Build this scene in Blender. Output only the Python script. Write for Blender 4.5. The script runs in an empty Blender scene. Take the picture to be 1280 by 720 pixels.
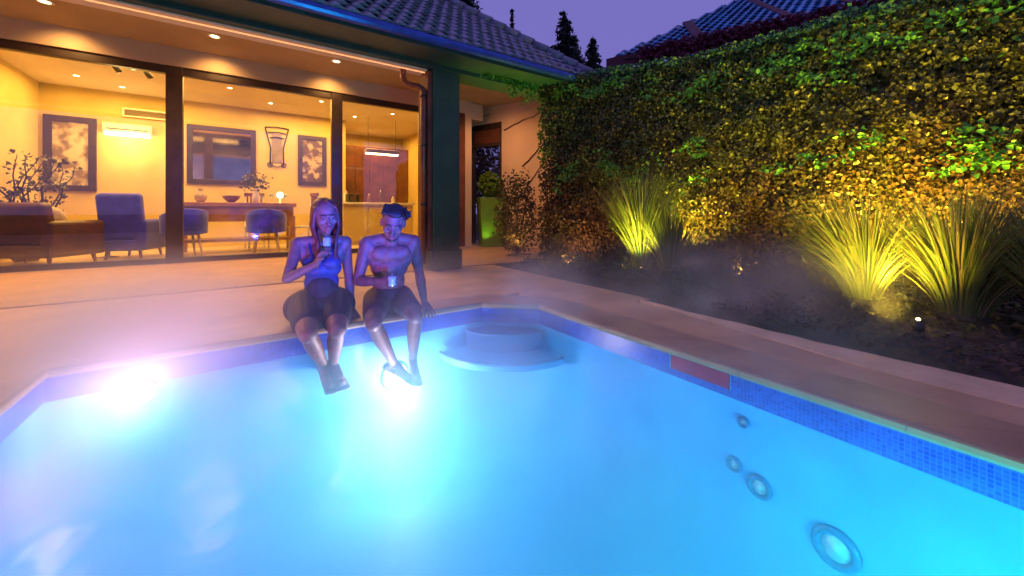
import bpy, bmesh, math, random
import numpy as np
from mathutils import Vector, Matrix, noise
R = math.radians
random.seed(7)
rng = np.random.default_rng(11)
scene = bpy.context.scene
col = scene.collection

# ------------------------------------------------------------------ materials
def nt(m):
    m.use_nodes = True
    t = m.node_tree
    t.nodes.clear()
    return t, t.nodes, t.links

def coords(N, L, scale=1.0):
    g = N.new('ShaderNodeNewGeometry')
    v = N.new('ShaderNodeVectorMath'); v.operation = 'SCALE'
    v.inputs['Scale'].default_value = scale
    L.new(g.outputs['Position'], v.inputs[0])
    return v.outputs[0]

def mat(name, c1, c2=None, rough=0.7, scale=6.0, bump=0.15, bscale=None, metal=0.0, spec=0.5, detail=5, coat=0, sub=0, em=None, ems=0, lo=0.35, hi=0.65, sheen=0):
    m = bpy.data.materials.new(name)
    t, N, L = nt(m)
    o = N.new('ShaderNodeOutputMaterial'); b = N.new('ShaderNodeBsdfPrincipled')
    L.new(b.outputs[0], o.inputs['Surface'])
    b.inputs['Roughness'].default_value = rough
    b.inputs['Metallic'].default_value = metal
    b.inputs['Specular IOR Level'].default_value = spec
    if coat: b.inputs['Coat Weight'].default_value = coat
    if sheen: b.inputs['Sheen Weight'].default_value = sheen
    if sub:
        b.inputs['Subsurface Weight'].default_value = sub
        b.inputs['Subsurface Radius'].default_value = (0.02, 0.008, 0.004)
        b.inputs['Subsurface Scale'].default_value = 0.4
    c2 = c2 or tuple(x * 0.7 for x in c1)
    p = coords(N, L)
    n = N.new('ShaderNodeTexNoise'); n.inputs['Scale'].default_value = scale; n.inputs['Detail'].default_value = detail
    L.new(p, n.inputs['Vector'])
    mr = N.new('ShaderNodeMapRange'); mr.inputs[1].default_value = lo; mr.inputs[2].default_value = hi
    L.new(n.outputs['Fac'], mr.inputs[0])
    mx = N.new('ShaderNodeMix'); mx.data_type = 'RGBA'
    mx.inputs['A'].default_value = (*c1, 1); mx.inputs['B'].default_value = (*c2, 1)
    L.new(mr.outputs[0], mx.inputs['Factor'])
    L.new(mx.outputs['Result'], b.inputs['Base Color'])
    if em:
        b.inputs['Emission Color'].default_value = (*em, 1); b.inputs['Emission Strength'].default_value = ems
    if bump:
        n2 = N.new('ShaderNodeTexNoise'); n2.inputs['Scale'].default_value = bscale or scale * 8; n2.inputs['Detail'].default_value = 4
        L.new(p, n2.inputs['Vector'])
        bp = N.new('ShaderNodeBump'); bp.inputs['Strength'].default_value = bump; bp.inputs['Distance'].default_value = 0.01
        L.new(n2.outputs['Fac'], bp.inputs['Height']); L.new(bp.outputs[0], b.inputs['Normal'])
    return m

def emis(name, c, s):
    m = bpy.data.materials.new(name); t, N, L = nt(m)
    o = N.new('ShaderNodeOutputMaterial'); e = N.new('ShaderNodeEmission')
    e.inputs[0].default_value = (*c, 1); e.inputs[1].default_value = s
    L.new(e.outputs[0], o.inputs['Surface']); return m

def schlick(N, L, normal=None, f0=0.02, power=5):
    g = N.new('ShaderNodeNewGeometry')
    d = N.new('ShaderNodeVectorMath'); d.operation = 'DOT_PRODUCT'
    L.new(g.outputs['Incoming'], d.inputs[0]); L.new(normal if normal else g.outputs['Normal'], d.inputs[1])
    a = N.new('ShaderNodeMath'); a.operation = 'ABSOLUTE'; L.new(d.outputs['Value'], a.inputs[0])
    s = N.new('ShaderNodeMath'); s.operation = 'SUBTRACT'; s.inputs[0].default_value = 1; L.new(a.outputs[0], s.inputs[1])
    s.use_clamp = True
    p = N.new('ShaderNodeMath'); p.operation = 'POWER'; p.inputs[1].default_value = power; L.new(s.outputs[0], p.inputs[0])
    m = N.new('ShaderNodeMath'); m.operation = 'MULTIPLY_ADD'; m.inputs[1].default_value = 1 - f0; m.inputs[2].default_value = f0
    L.new(p.outputs[0], m.inputs[0]); return m.outputs[0], g

def glass_mat(name, tint=(0.95, 0.96, 0.96), f0=0.06):
    m = bpy.data.materials.new(name); t, N, L = nt(m)
    o = N.new('ShaderNodeOutputMaterial')
    tr = N.new('ShaderNodeBsdfTransparent'); tr.inputs[0].default_value = (*tint, 1)
    gl = N.new('ShaderNodeBsdfGlossy'); gl.inputs['Roughness'].default_value = 0.02
    f, _ = schlick(N, L, f0=f0)
    mx = N.new('ShaderNodeMixShader'); L.new(f, mx.inputs[0]); L.new(tr.outputs[0], mx.inputs[1]); L.new(gl.outputs[0], mx.inputs[2])
    L.new(mx.outputs[0], o.inputs['Surface']); return m

def water_mat():
    m = bpy.data.materials.new('pool_water'); t, N, L = nt(m)
    o = N.new('ShaderNodeOutputMaterial')
    tr = N.new('ShaderNodeBsdfTransparent')
    gl = N.new('ShaderNodeBsdfGlossy'); gl.inputs['Roughness'].default_value = 0.22
    p = coords(N, L)
    n1 = N.new('ShaderNodeTexNoise'); n1.inputs['Scale'].default_value = 3.2; n1.inputs['Detail'].default_value = 3
    L.new(p, n1.inputs['Vector'])
    bp = N.new('ShaderNodeBump'); bp.inputs['Strength'].default_value = 0.35; bp.inputs['Distance'].default_value = 0.03
    L.new(n1.outputs['Fac'], bp.inputs['Height']); L.new(bp.outputs[0], gl.inputs['Normal'])
    f, g = schlick(N, L, normal=bp.outputs[0], f0=0.012, power=6)
    sp = N.new('ShaderNodeSeparateXYZ'); L.new(g.outputs['True Normal'], sp.inputs[0])
    ab = N.new('ShaderNodeMath'); ab.operation = 'ABSOLUTE'; L.new(sp.outputs['Z'], ab.inputs[0])
    gt = N.new('ShaderNodeMath'); gt.operation = 'GREATER_THAN'; gt.inputs[1].default_value = 0.5; L.new(ab.outputs[0], gt.inputs[0])
    mu = N.new('ShaderNodeMath'); mu.operation = 'MULTIPLY'; L.new(f, mu.inputs[0]); L.new(gt.outputs[0], mu.inputs[1])
    mx = N.new('ShaderNodeMixShader'); L.new(mu.outputs[0], mx.inputs[0]); L.new(tr.outputs[0], mx.inputs[1]); L.new(gl.outputs[0], mx.inputs[2])
    L.new(mx.outputs[0], o.inputs['Surface'])
    v = N.new('ShaderNodeVolumePrincipled')
    v.inputs['Color'].default_value = (0.26, 0.74, 1.0, 1)
    v.inputs['Absorption Color'].default_value = (0.12, 0.72, 1.0, 1)
    v.inputs['Density'].default_value = WATER_DENS
    v.inputs['Anisotropy'].default_value = 0.2
    L.new(v.outputs[0], o.inputs['Volume'])
    return m
WATER_DENS = 0.52

def brick_mat(name, c1, c2, mortar, bw, bh, ms, rough=0.25, axis='wall', bump=0.3, off=0.0):
    m = bpy.data.materials.new(name); t, N, L = nt(m)
    o = N.new('ShaderNodeOutputMaterial'); b = N.new('ShaderNodeBsdfPrincipled')
    L.new(b.outputs[0], o.inputs['Surface']); b.inputs['Roughness'].default_value = rough
    g = N.new('ShaderNodeNewGeometry'); s = N.new('ShaderNodeSeparateXYZ'); L.new(g.outputs['Position'], s.inputs[0])
    c = N.new('ShaderNodeCombineXYZ')
    if axis == 'wall':
        a = N.new('ShaderNodeMath'); a.operation = 'ADD'; L.new(s.outputs[0], a.inputs[0]); L.new(s.outputs[1], a.inputs[1])
        L.new(a.outputs[0], c.inputs[0]); L.new(s.outputs[2], c.inputs[1])
    else:
        L.new(s.outputs[0], c.inputs[0]); L.new(s.outputs[1], c.inputs[1])
    br = N.new('ShaderNodeTexBrick'); br.offset = off
    br.inputs['Scale'].default_value = 1.0; br.inputs['Brick Width'].default_value = bw; br.inputs['Row Height'].default_value = bh
    br.inputs['Mortar Size'].default_value = ms; br.inputs['Color1'].default_value = (*c1, 1); br.inputs['Color2'].default_value = (*c2, 1)
    br.inputs['Mortar'].default_value = (*mortar, 1)
    L.new(c.outputs[0], br.inputs['Vector'])
    n = N.new('ShaderNodeTexNoise'); n.inputs['Scale'].default_value = 3; n.inputs['Detail'].default_value = 6; L.new(g.outputs['Position'], n.inputs['Vector'])
    mr = N.new('ShaderNodeMapRange'); mr.inputs[1].default_value = .3; mr.inputs[2].default_value = .7; mr.inputs[3].default_value = .75; mr.inputs[4].default_value = 1.15
    L.new(n.outputs['Fac'], mr.inputs[0])
    mx = N.new('ShaderNodeVectorMath'); mx.operation = 'SCALE'; L.new(br.outputs['Color'], mx.inputs[0]); L.new(mr.outputs[0], mx.inputs['Scale'])
    L.new(mx.outputs[0], b.inputs['Base Color'])
    bp = N.new('ShaderNodeBump'); bp.invert = True; bp.inputs['Strength'].default_value = bump; bp.inputs['Distance'].default_value = 0.004
    L.new(br.outputs['Fac'], bp.inputs['Height']); L.new(bp.outputs[0], b.inputs['Normal'])
    return m

def leaf_mat(name, cols, zmix=0, rough=0.45, scale=0.9, spec=0.5, rand=0.6):
    """leaf colour: a ramp through cols driven by a random value per leaf plus a large patchy noise"""
    m = bpy.data.materials.new(name); t, N, L = nt(m)
    o = N.new('ShaderNodeOutputMaterial'); b = N.new('ShaderNodeBsdfPrincipled')
    b.inputs['Roughness'].default_value = rough; b.inputs['Specular IOR Level'].default_value = spec
    g = N.new('ShaderNodeNewGeometry')
    n = N.new('ShaderNodeTexNoise'); n.inputs['Scale'].default_value = scale; n.inputs['Detail'].default_value = 3; n.inputs['Roughness'].default_value = .6
    L.new(g.outputs['Position'], n.inputs['Vector'])
    mr = N.new('ShaderNodeMapRange'); mr.inputs[1].default_value = .3; mr.inputs[2].default_value = .7; L.new(n.outputs['Fac'], mr.inputs[0])
    mm = N.new('ShaderNodeMix'); mm.data_type = 'FLOAT'; mm.inputs['Factor'].default_value = rand
    L.new(mr.outputs[0], mm.inputs['A']); L.new(g.outputs['Random Per Island'], mm.inputs['B'])
    fac = mm.outputs['Result']
    if zmix:
        sz = N.new('ShaderNodeSeparateXYZ'); L.new(g.outputs['Position'], sz.inputs[0])
        zr = N.new('ShaderNodeMapRange'); zr.inputs[1].default_value = .8; zr.inputs[2].default_value = 2.9; L.new(sz.outputs[2], zr.inputs[0])
        z2 = N.new('ShaderNodeMix'); z2.data_type = 'FLOAT'; z2.inputs['Factor'].default_value = zmix
        L.new(fac, z2.inputs['A']); L.new(zr.outputs[0], z2.inputs['B']); fac = z2.outputs['Result']
    cr = N.new('ShaderNodeValToRGB'); cr.color_ramp.interpolation = 'LINEAR'
    e = cr.color_ramp.elements
    while len(e) < len(cols): e.new(0.5)
    for i, c in enumerate(cols):
        e[i].position = i / (len(cols) - 1); e[i].color = (*c, 1)
    L.new(fac, cr.inputs[0]); L.new(cr.outputs[0], b.inputs['Base Color'])
    tl = N.new('ShaderNodeBsdfTranslucent'); L.new(cr.outputs[0], tl.inputs[0])
    mx = N.new('ShaderNodeMixShader'); mx.inputs[0].default_value = 0.25
    L.new(b.outputs[0], mx.inputs[1]); L.new(tl.outputs[0], mx.inputs[2]); L.new(mx.outputs[0], o.inputs['Surface'])
    return m

M = {}
M['deck'] = mat('sandstone_deck', (.58, .40, .23), (.42, .28, .16), .75, 2.6, .3, 60)
M['patio'] = mat('patio_stone', (.36, .21, .11), (.26, .15, .08), .55, 3.0, .2, 50)
M['kerb'] = mat('pale_concrete_kerb', (.68, .52, .34), (.54, .41, .26), .8, 5, .3, 70)
M['soil'] = mat('dark_mulch', (.06, .045, .035), (.025, .018, .014), .9, 14, .9, 60)
M['ground'] = mat('dark_ground', (.05, .06, .03), (.03, .03, .02), .9, 1.5, .5, 30)
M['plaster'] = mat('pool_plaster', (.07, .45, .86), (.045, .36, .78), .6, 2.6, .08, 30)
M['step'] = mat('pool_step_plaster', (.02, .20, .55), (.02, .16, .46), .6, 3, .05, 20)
M['stepedge'] = mat('blue_step_edge_tile', (.02, .15, .42), (.03, .2, .5), .3, 30, .1)
M['mosaic'] = brick_mat('blue_mosaic_tile', (.012, .04, .42), (.03, .10, .62), (.06, .13, .55), .0165, .0165, .0018, .3)
M['jet'] = mat('jet_ring_plastic', (.015, .16, .42), None, .3, 20, 0)
M['jetface'] = mat('jet_face_plastic', (.55, .8, .9), None, .3, 20, 0)
M['wall'] = mat('cream_render', (.62, .47, .33), (.55, .41, .28), .85, 1.6, .2, 80)
M['inwall'] = mat('indoor_cream_paint', (.66, .50, .19), (.56, .41, .14), .8, 1.3, .05, 60)
M['ceiling'] = mat('pale_ceiling_paint', (.72, .60, .44), (.66, .55, .40), .8, 1.5, .05, 60)
M['infloor'] = mat('indoor_floor_tile', (.62, .50, .33), (.54, .43, .28), .3, 2, .03, 30)
M['frame'] = mat('dark_brown_frame', (.055, .032, .025), (.04, .024, .02), .4, 8, .05)
M['timber'] = mat('red_brown_timber', (.16, .05, .028), (.10, .03, .018), .75, 5, .15, 40)
M['beam'] = mat('dark_green_beam_paint', (.022, .06, .05), (.016, .045, .04), .5, 4, .15, 50)
M['column'] = mat('green_lit_column', (.03, .075, .04), (.022, .055, .035), .6, 4, .2, 60)  # green garden light put into the column's base colour
M['gutter'] = mat('blue_gutter_metal', (.03, .08, .42), (.02, .05, .3), .25, 5, .03, metal=.3)
M['pipe'] = mat('copper_brown_pipe', (.22, .10, .07), (.14, .06, .045), .35, 8, .05, metal=.5)
M['tile'] = mat('slate_roof_tile', (.20, .19, .27), (.11, .11, .17), .35, 5, .3, 45)
M['tileglint'] = mat('sky_glint_roof_tile', (.05, .40, .72), (.01, .07, .22), .3, 4, .3, 45)  # blue sky light and its glints mixed into the tile colour
M['maroon'] = mat('maroon_painted_render', (.13, .02, .035), (.08, .012, .025), .7, 3, .3)
M['bounceglow'] = emis('warm_bounce_glow', (1, .36, .14), .7)  # glow standing in for bounced light, not a lamp
M['lampwarm'] = emis('warm_lamp_glow', (1, .75, .40), 7)
M['lampwarm2'] = emis('warm_lamp_glow_soft', (1, .68, .30), 6)
M['lampsoft'] = emis('dim_downlight_glow', (1, .72, .38), 2.2)
M['soffit'] = mat('olive_brown_soffit_paint', (.42, .31, .17), (.36, .26, .14), .8, 1.5, .05, 60)
M['spotglow'] = emis('garden_spot_glow', (1, .62, .25), 7)
M['poolglow'] = emis('pool_lamp_glow', (.85, .95, 1), 25)
M['dark'] = mat('black_metal', (.02, .02, .02), None, .4, 10, 0)
M['leather'] = mat('dark_brown_leather', (.09, .03, .018), (.05, .018, .012), .38, 6, .2, 60)
M['cushion'] = mat('pale_cushion', (.62, .48, .32), None, .9, 10, .3, 80)
M['bluelit'] = mat('blue_lit_upholstery', (.05, .05, .75), (.03, .03, .5), .8, 8, .2, 80, sheen=.3)  # blue pool light reflected in the glass, put into the fabric colour
M['wood'] = mat('warm_table_wood', (.50, .24, .09), (.34, .15, .055), .35, 4, .1, 30, coat=.3)
M['darkwood'] = mat('dark_cabinet_wood', (.16, .045, .02), (.09, .025, .012), .35, 3, .1, 30, coat=.3)
M['white'] = mat('white_enamel', (.8, .76, .68), None, .3, 5, 0)
M['greyvent'] = mat('grey_vent', (.30, .24, .17), None, .5, 5, 0)
M['mirror'] = mat('mirror_silver', (.8, .72, .6), (.6, .5, .4), .06, 3, 0, metal=1)
M['steel'] = mat('brushed_steel', (.55, .5, .45), None, .25, 9, .05, metal=1)
M['pot'] = mat('lime_green_planter', (.16, .32, .03), (.12, .25, .03), .4, 5, .05)
M['glass'] = glass_mat('window_glass', f0=.10)
M['drink'] = glass_mat('tumbler_glass', (.85, .93, 1), .12)
M['ice'] = mat('pale_iced_drink', (.7, .85, .95), None, .2, 30, .2)
M['skinf'] = mat('skin_woman', (.22, .105, .10), (.16, .075, .08), .52, 22, .25, 90, sub=.08)
M['skinm'] = mat('skin_man', (.22, .105, .10), (.14, .07, .07), .52, 22, .25, 90, sub=.08)
M['hairf'] = mat('auburn_hair', (.15, .035, .035), (.07, .018, .022), .45, 30, .4, 120)
M['hairm'] = mat('black_hair', (.02, .016, .022), (.012, .01, .014), .5, 30, .5, 120)
M['dress'] = mat('black_dress_fabric', (.018, .014, .03), (.012, .01, .02), .7, 12, .3, 120)
M['bodice'] = mat('navy_swimsuit', (.02, .05, .22), (.015, .035, .16), .5, 12, .2, 120)
M['shorts'] = mat('brown_swim_shorts', (.09, .035, .04), (.06, .022, .03), .8, 12, .3, 90)
M['eye'] = mat('eye_white', (.22, .2, .22), None, .1, 5, 0)
M['lip'] = mat('lips', (.36, .09, .09), None, .4, 5, 0)
M['bark'] = mat('bark', (.09, .06, .04), (.05, .035, .025), .9, 8, .8, 40)
M['vase'] = mat('glazed_vase', (.5, .42, .3), (.3, .2, .12), .25, 9, 0)
M['redflap'] = mat('plum_skimmer_flap', (.45, .012, .06), (.28, .01, .05), .4, 6, .05)
M['metalpurple'] = M['dark']
M['hedge'] = leaf_mat('creeper_leaves', [(.10, .05, .018), (.13, .075, .022), (.06, .06, .018), (.09, .10, .022), (.025, .05, .014), (.03, .09, .018)], zmix=.42, rand=.45, scale=1.1)
M['hedgegreen'] = leaf_mat('young_green_leaves', [(.04, .16, .02), (.08, .27, .03), (.05, .20, .04)], rand=.8)
M['hedgetop'] = leaf_mat('clipped_top_leaves', [(.03, .11, .075), (.05, .15, .09), (.04, .12, .06)], rand=.8)
M['hedgecore'] = mat('hedge_twigs', (.02, .018, .012), None, .95, 6, .6)
M['grass'] = leaf_mat('ornamental_grass_blades', [(.06, .12, .02), (.12, .18, .03), (.17, .19, .05), (.24, .17, .08)], rand=.8)
M['shrub'] = leaf_mat('shrub_leaves', [(.05, .07, .03), (.10, .09, .05), (.14, .10, .07)], rand=.7)
M['brightplant'] = leaf_mat('bright_plant_leaves', [(.08, .2, .02), (.16, .28, .03)], rand=.8)
M['fir'] = leaf_mat('fir_needles', [(.02, .035, .03), (.035, .05, .04)], rand=.8)
M['redleaf'] = leaf_mat('red_creeper_leaves', [(.12, .012, .03), (.20, .02, .05), (.07, .012, .03)], rand=.7)

# ------------------------------------------------------------------ mesh helpers
class MB:
    def __init__(s): s.v = []; s.f = []
    def add(s, vs, fs):
        o = len(s.v); s.v += [tuple(v) for v in vs]; s.f += [tuple(i + o for i in f) for f in fs]; return s
    def box(s, a, b, mtx=None):
        x0, y0, z0 = a; x1, y1, z1 = b
        vs = [Vector((x, y, z)) for z in (z0, z1) for y in (y0, y1) for x in (x0, x1)]
        if mtx is not None: vs = [mtx @ v for v in vs]
        return s.add(vs, [(0, 2, 3, 1), (4, 5, 7, 6), (0, 1, 5, 4), (2, 6, 7, 3), (0, 4, 6, 2), (1, 3, 7, 5)])
    def quad(s, *p): return s.add(p, [tuple(range(len(p)))])
    def tube(s, pts, rad, n=10, caps=True):
        pts = [Vector(p) for p in pts]
        if not isinstance(rad, (list, tuple)): rad = [rad] * len(pts)
        vs = []; fs = []; up = None
        for i, p in enumerate(pts):
            d = (pts[min(i + 1, len(pts) - 1)] - pts[max(i - 1, 0)]).normalized()
            if up is None: up = Vector((0, 0, 1)) if abs(d.z) < .9 else Vector((1, 0, 0))
            a = d.cross(up).normalized(); b = a.cross(d).normalized(); up = b
            for k in range(n):
                q = 2 * math.pi * k / n
                vs.append(p + (a * math.cos(q) + b * math.sin(q)) * rad[i])
        for i in range(len(pts) - 1):
            for k in range(n):
                fs.append((i * n + k, i * n + (k + 1) % n, (i + 1) * n + (k + 1) % n, (i + 1) * n + k))
        if caps:
            fs.append(tuple(range(n))[::-1]); fs.append(tuple(range((len(pts) - 1) * n, len(pts) * n)))
        return s.add(vs, fs)
    def lathe(s, prof, c=(0, 0, 0), n=24, mtx=None):
        c = Vector(c); vs = []; fs = []
        for r, z in prof:
            for k in range(n):
                q = 2 * math.pi * k / n
                v = Vector((r * math.cos(q), r * math.sin(q), z))
                if mtx is not None: v = mtx @ v
                vs.append(v + c)
        for i in range(len(prof) - 1):
            for k in range(n):
                fs.append((i * n + k, i * n + (k + 1) % n, (i + 1) * n + (k + 1) % n, (i + 1) * n + k))
        if prof[0][0] > 1e-6: fs.append(tuple(range(n))[::-1])
        if prof[-1][0] > 1e-6: fs.append(tuple(range((len(prof) - 1) * n, len(prof) * n)))
        return s.add(vs, fs)
    def sph(s, c, r, mtx=None, u=18, v=12):
        if not isinstance(r, (tuple, list)): r = (r, r, r)
        vs = [Vector((0, 0, -r[2]))]; fs = []
        for i in range(1, v):
            a = math.pi * i / v - math.pi / 2
            for k in range(u):
                q = 2 * math.pi * k / u
                vs.append(Vector((r[0] * math.cos(a) * math.cos(q), r[1] * math.cos(a) * math.sin(q), r[2] * math.sin(a))))
        vs.append(Vector((0, 0, r[2])))
        for k in range(u):
            fs.append((0, 1 + (k + 1) % u, 1 + k))
            for i in range(v - 2):
                fs.append((1 + i * u + k, 1 + i * u + (k + 1) % u, 1 + (i + 1) * u + (k + 1) % u, 1 + (i + 1) * u + k))
            fs.append((1 + (v - 2) * u + k, 1 + (v - 2) * u + (k + 1) % u, len(vs) - 1))
        if mtx is not None: vs = [mtx @ w for w in vs]
        c = Vector(c)
        return s.add([w + c for w in vs], fs)
    def cap(s, a, b, r1, r2, n=16):
        a = Vector(a); b = Vector(b); d = b - a; Ln = d.length
        if Ln < 1e-6: return s.sph(a, r1)
        q = d.to_track_quat('Z', 'Y').to_matrix()
        k = (r1 - r2) / Ln; k = max(-.95, min(.95, k)); phi = math.asin(k)
        prof = []
        for i in range(7):
            t = -math.pi / 2 + (phi + math.pi / 2) * i / 6
            prof.append((max(0, r1 * math.cos(t)), r1 * math.sin(t)))
        for i in range(7):
            t = phi + (math.pi / 2 - phi) * i / 6
            prof.append((max(0, r2 * math.cos(t)), Ln + r2 * math.sin(t)))
        prof[0] = (1e-5, prof[0][1]); prof[-1] = (1e-5, prof[-1][1])
        return s.lathe(prof, a, n, q)
    def obj(s, name, m, parent=None, world=False, bevel=0, smooth=False, seg=2):
        me = bpy.data.meshes.new(name)
        off = Vector((0, 0, 0))
        if parent is not None and world:
            p = parent
            while p: off += p.location; p = p.parent
        me.from_pydata([tuple(Vector(v) - off) for v in s.v], [], s.f)
        me.materials.append(m)
        o = bpy.data.objects.new(name, me); col.objects.link(o)
        if parent is not None: o.parent = parent
        if smooth:
            for p in me.polygons: p.use_smooth = True
        if bevel:
            b = o.modifiers.new('bevel', 'BEVEL'); b.width = bevel; b.segments = seg; b.limit_method = 'ANGLE'; b.angle_limit = R(40)
        return o

def np_mesh(name, V, F, m, parent=None, smooth=False):
    me = bpy.data.meshes.new(name)
    F = np.asarray(F)
    me.vertices.add(len(V)); me.vertices.foreach_set('co', np.asarray(V, dtype=np.float32).ravel())
    k = F.shape[1]
    me.loops.add(F.size); me.loops.foreach_set('vertex_index', F.astype(np.int32).ravel())
    me.polygons.add(len(F)); me.polygons.foreach_set('loop_start', np.arange(0, F.size, k, dtype=np.int32))
    me.update(calc_edges=True); me.materials.append(m)
    o = bpy.data.objects.new(name, me); col.objects.link(o)
    if parent is not None: o.parent = parent
    if smooth: me.polygons.foreach_set('use_smooth', [True] * len(F))
    return o

def tag(o, label=None, cat=None, group=None, kind=None):
    if label: o['label'] = label
    if cat: o['category'] = cat
    if group: o['group'] = group
    if kind: o['kind'] = kind
    return o
def thing(name, label, cat, loc=(0, 0, 0), rz=0, group=None):
    o = bpy.data.objects.new(name, None); col.objects.link(o)
    o.empty_display_size = .1
    o.location = loc; o.rotation_euler = (0, 0, rz); return tag(o, label, cat, group)
def struct(name, mb, m, **k): return tag(mb.obj(name, m, **k), kind='structure')
def copy_tree(o, parent=None):
    c = o.copy(); col.objects.link(c); c.parent = parent
    for ch in [x for x in bpy.data.objects if x.parent == o and x != c]:
        copy_tree(ch, c)
    return c
def light(name, kind, loc, power, color, size=.1, target=None, spot=None, blend=.5, size_y=None, spread=None):
    l = bpy.data.lights.new(name, kind); l.energy = power; l.color = color
    if kind == 'AREA':
        l.size = size
        if size_y: l.shape = 'RECTANGLE'; l.size_y = size_y
        if spread: l.spread = spread
    elif kind in ('POINT', 'SPOT'): l.shadow_soft_size = size
    if kind == 'SPOT': l.spot_size = R(spot or 90); l.spot_blend = blend
    o = bpy.data.objects.new(name, l); col.objects.link(o); o.location = loc
    if target is not None:
        o.rotation_euler = (Vector(target) - Vector(loc)).to_track_quat('-Z', 'Y').to_euler()
    return o

# leaves: N points, normals -> folded leaf quads
def leaves(P, Nn, size, aspect=.75, jitter=.7, fold=.25):
    n = len(P)
    Nn = Nn + rng.normal(0, jitter, (n, 3)); Nn /= np.linalg.norm(Nn, axis=1)[:, None]
    a = rng.normal(0, 1, (n, 3)); a -= (a * Nn).sum(1)[:, None] * Nn; a /= np.linalg.norm(a, axis=1)[:, None]
    b = np.cross(Nn, a)
    sz = (size * rng.uniform(.45, 1.6, n))[:, None]
    t = P + a * sz * .55; bt = P - a * sz * .5
    l = P + b * sz * aspect * .5 + Nn * sz * fold; r = P - b * sz * aspect * .5 + Nn * sz * fold
    V = np.stack([bt, r, t, l], 1).reshape(-1, 3)
    F = np.arange(4 * n).reshape(n, 4)
    F = np.concatenate([F[:, [0, 1, 2]], F[:, [0, 2, 3]]], 0)
    return V, F

# ------------------------------------------------------------------ setting
def poly_inset(poly, d):
    n = len(poly); out = []
    for i in range(n):
        p0 = Vector(poly[i - 1]); p1 = Vector(poly[i]); p2 = Vector(poly[(i + 1) % n])
        d1 = (p1 - p0).normalized(); d2 = (p2 - p1).normalized()
        n1 = Vector((-d1.y, d1.x)); n2 = Vector((-d2.y, d2.x))      # inward for CCW
        k = (n1 + n2); k = k / (k.dot(n1))
        out.append(tuple(p1 + k * d))
    return out
POOL = [(-.86, -2.2), (2.07, -2.2), (2.07, 2.60), (1.70, 2.95), (-.86, 2.95)]
WL = -.095
# ground with a rectangular opening under the pool
g = MB(); z = -.03; B = 150
g.quad((-B, -B, z), (B, -B, z), (B, -2.4, z), (-B, -2.4, z))
g.quad((-B, 3.1, z), (B, 3.1, z), (B, B, z), (-B, B, z))
g.quad((-B, -2.4, z), (-.95, -2.4, z), (-.95, 3.1, z), (-B, 3.1, z))
g.quad((2.2, -2.4, z), (B, -2.4, z), (B, 3.1, z), (2.2, 3.1, z))
struct('ground', g, M['ground'])
d = MB()
d.box((-9, -5, -.028), (-.95, 4.97, 0)); d.box((-.95, 3.1, -.028), (3.05, 4.97, 0))
d.box((2.2, 2.2, -.028), (3.05, 3.1, 0)); d.box((2.2, -5, -.028), (2.84, 2.2, 0)); d.box((-.95, -5, -.028), (2.2, -2.4, 0))
struct('pool_deck', d, M['deck'])
p = MB(); p.box((-9, 4.974, -.028), (3.4, 7.72, .012)); p.box((3.4, 4.974, -.028), (6.5, 9.5, .010))
struct('patio_floor', p, M['patio'], bevel=.003)
# kerb along the garden bed, with a rough edge
kb = MB(); n = 60; vs = []; fs = []
for i in range(n + 1):
    t = -5 + 7.2 * i / n
    e = 2.86 + .06 * noise.noise(Vector((t * 1.7, 0, 3))) + .012 * random.uniform(-1, 1) + .05 * max(0, (t - .5) / 2)
    a = 2.60 + .02 * noise.noise(Vector((t, 5, 3))) + .30 * max(0, min(1, (t - .6) / 1.6))
    vs += [(a, t, -.02), (a + .008, t, .008), (e - .02, t, .014), (e, t, .006), (e + .01, t, -.02)]
for i in range(n):
    for k in range(4):
        fs.append((i * 5 + k, (i + 1) * 5 + k, (i + 1) * 5 + k + 1, i * 5 + k + 1))
fs.append((n * 5, n * 5 + 1, n * 5 + 2, n * 5 + 3, n * 5 + 4)); fs.append((4, 3, 2, 1, 0))
kb.add(vs, fs); tag(kb.obj('garden_kerb', M['kerb']), kind='structure')
# garden soil: gently heaped mulch
def hedge_s(t):
    pts = [(-3, 5.62), (.23, 5.42), (1.09, 5.22), (2.88, 4.80), (4.7, 3.83)]
    for (a, b), (c, e) in zip(pts, pts[1:]):
        if t <= c: return b + (e - b) * (t - a) / (c - a)
    return pts[-1][1]
so = MB(); nx, ny = 60, 130; vs = []; fs = []
for j in range(ny + 1):
    for i in range(nx + 1):
        t = -5 + 9.9 * j / ny; s0 = 2.80 + .27 * min(1, max(0, (t - 1.75) / .42)); s = s0 + (6.2 - s0) * i / nx
        zz = .0 + .05 * min(1, i / 12) + .05 * noise.noise(Vector((s * 1.5, t * 1.5, 0))) * min(1, i / 8) + .022 * noise.noise(Vector((s * 9, t * 9, 2)))
        vs.append((s, t, (zz * min(1, i / 3) - .02 * (1 - min(1, i / 3)))))
for j in range(ny):
    for i in range(nx):
        a = j * (nx + 1) + i; fs.append((a, a + 1, a + nx + 2, a + nx + 1))
so.add(vs, fs); tag(so.obj('garden_soil', M['soil'], smooth=True), kind='structure')
# mulch chips, nobody could count them
n = 16000; t_ = rng.uniform(-1.2, 4.6, n); s_ = rng.uniform(2.92, 5.2, n)
keep = (s_ > 3.25) | (t_ < 1.6); s_ = s_[keep]; t_ = t_[keep]; n = len(s_)
P = np.stack([s_, t_, .05 + rng.uniform(-.02, .05, n)], 1)
V, F = leaves(P, np.tile([0, 0, 1.], (n, 1)), .035, .5, .6, .1)
tag(np_mesh('mulch_chips', V, F, mat('bark_mulch', (.09, .06, .05), (.04, .03, .025), .9, 30, 0)), kind='stuff')

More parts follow.
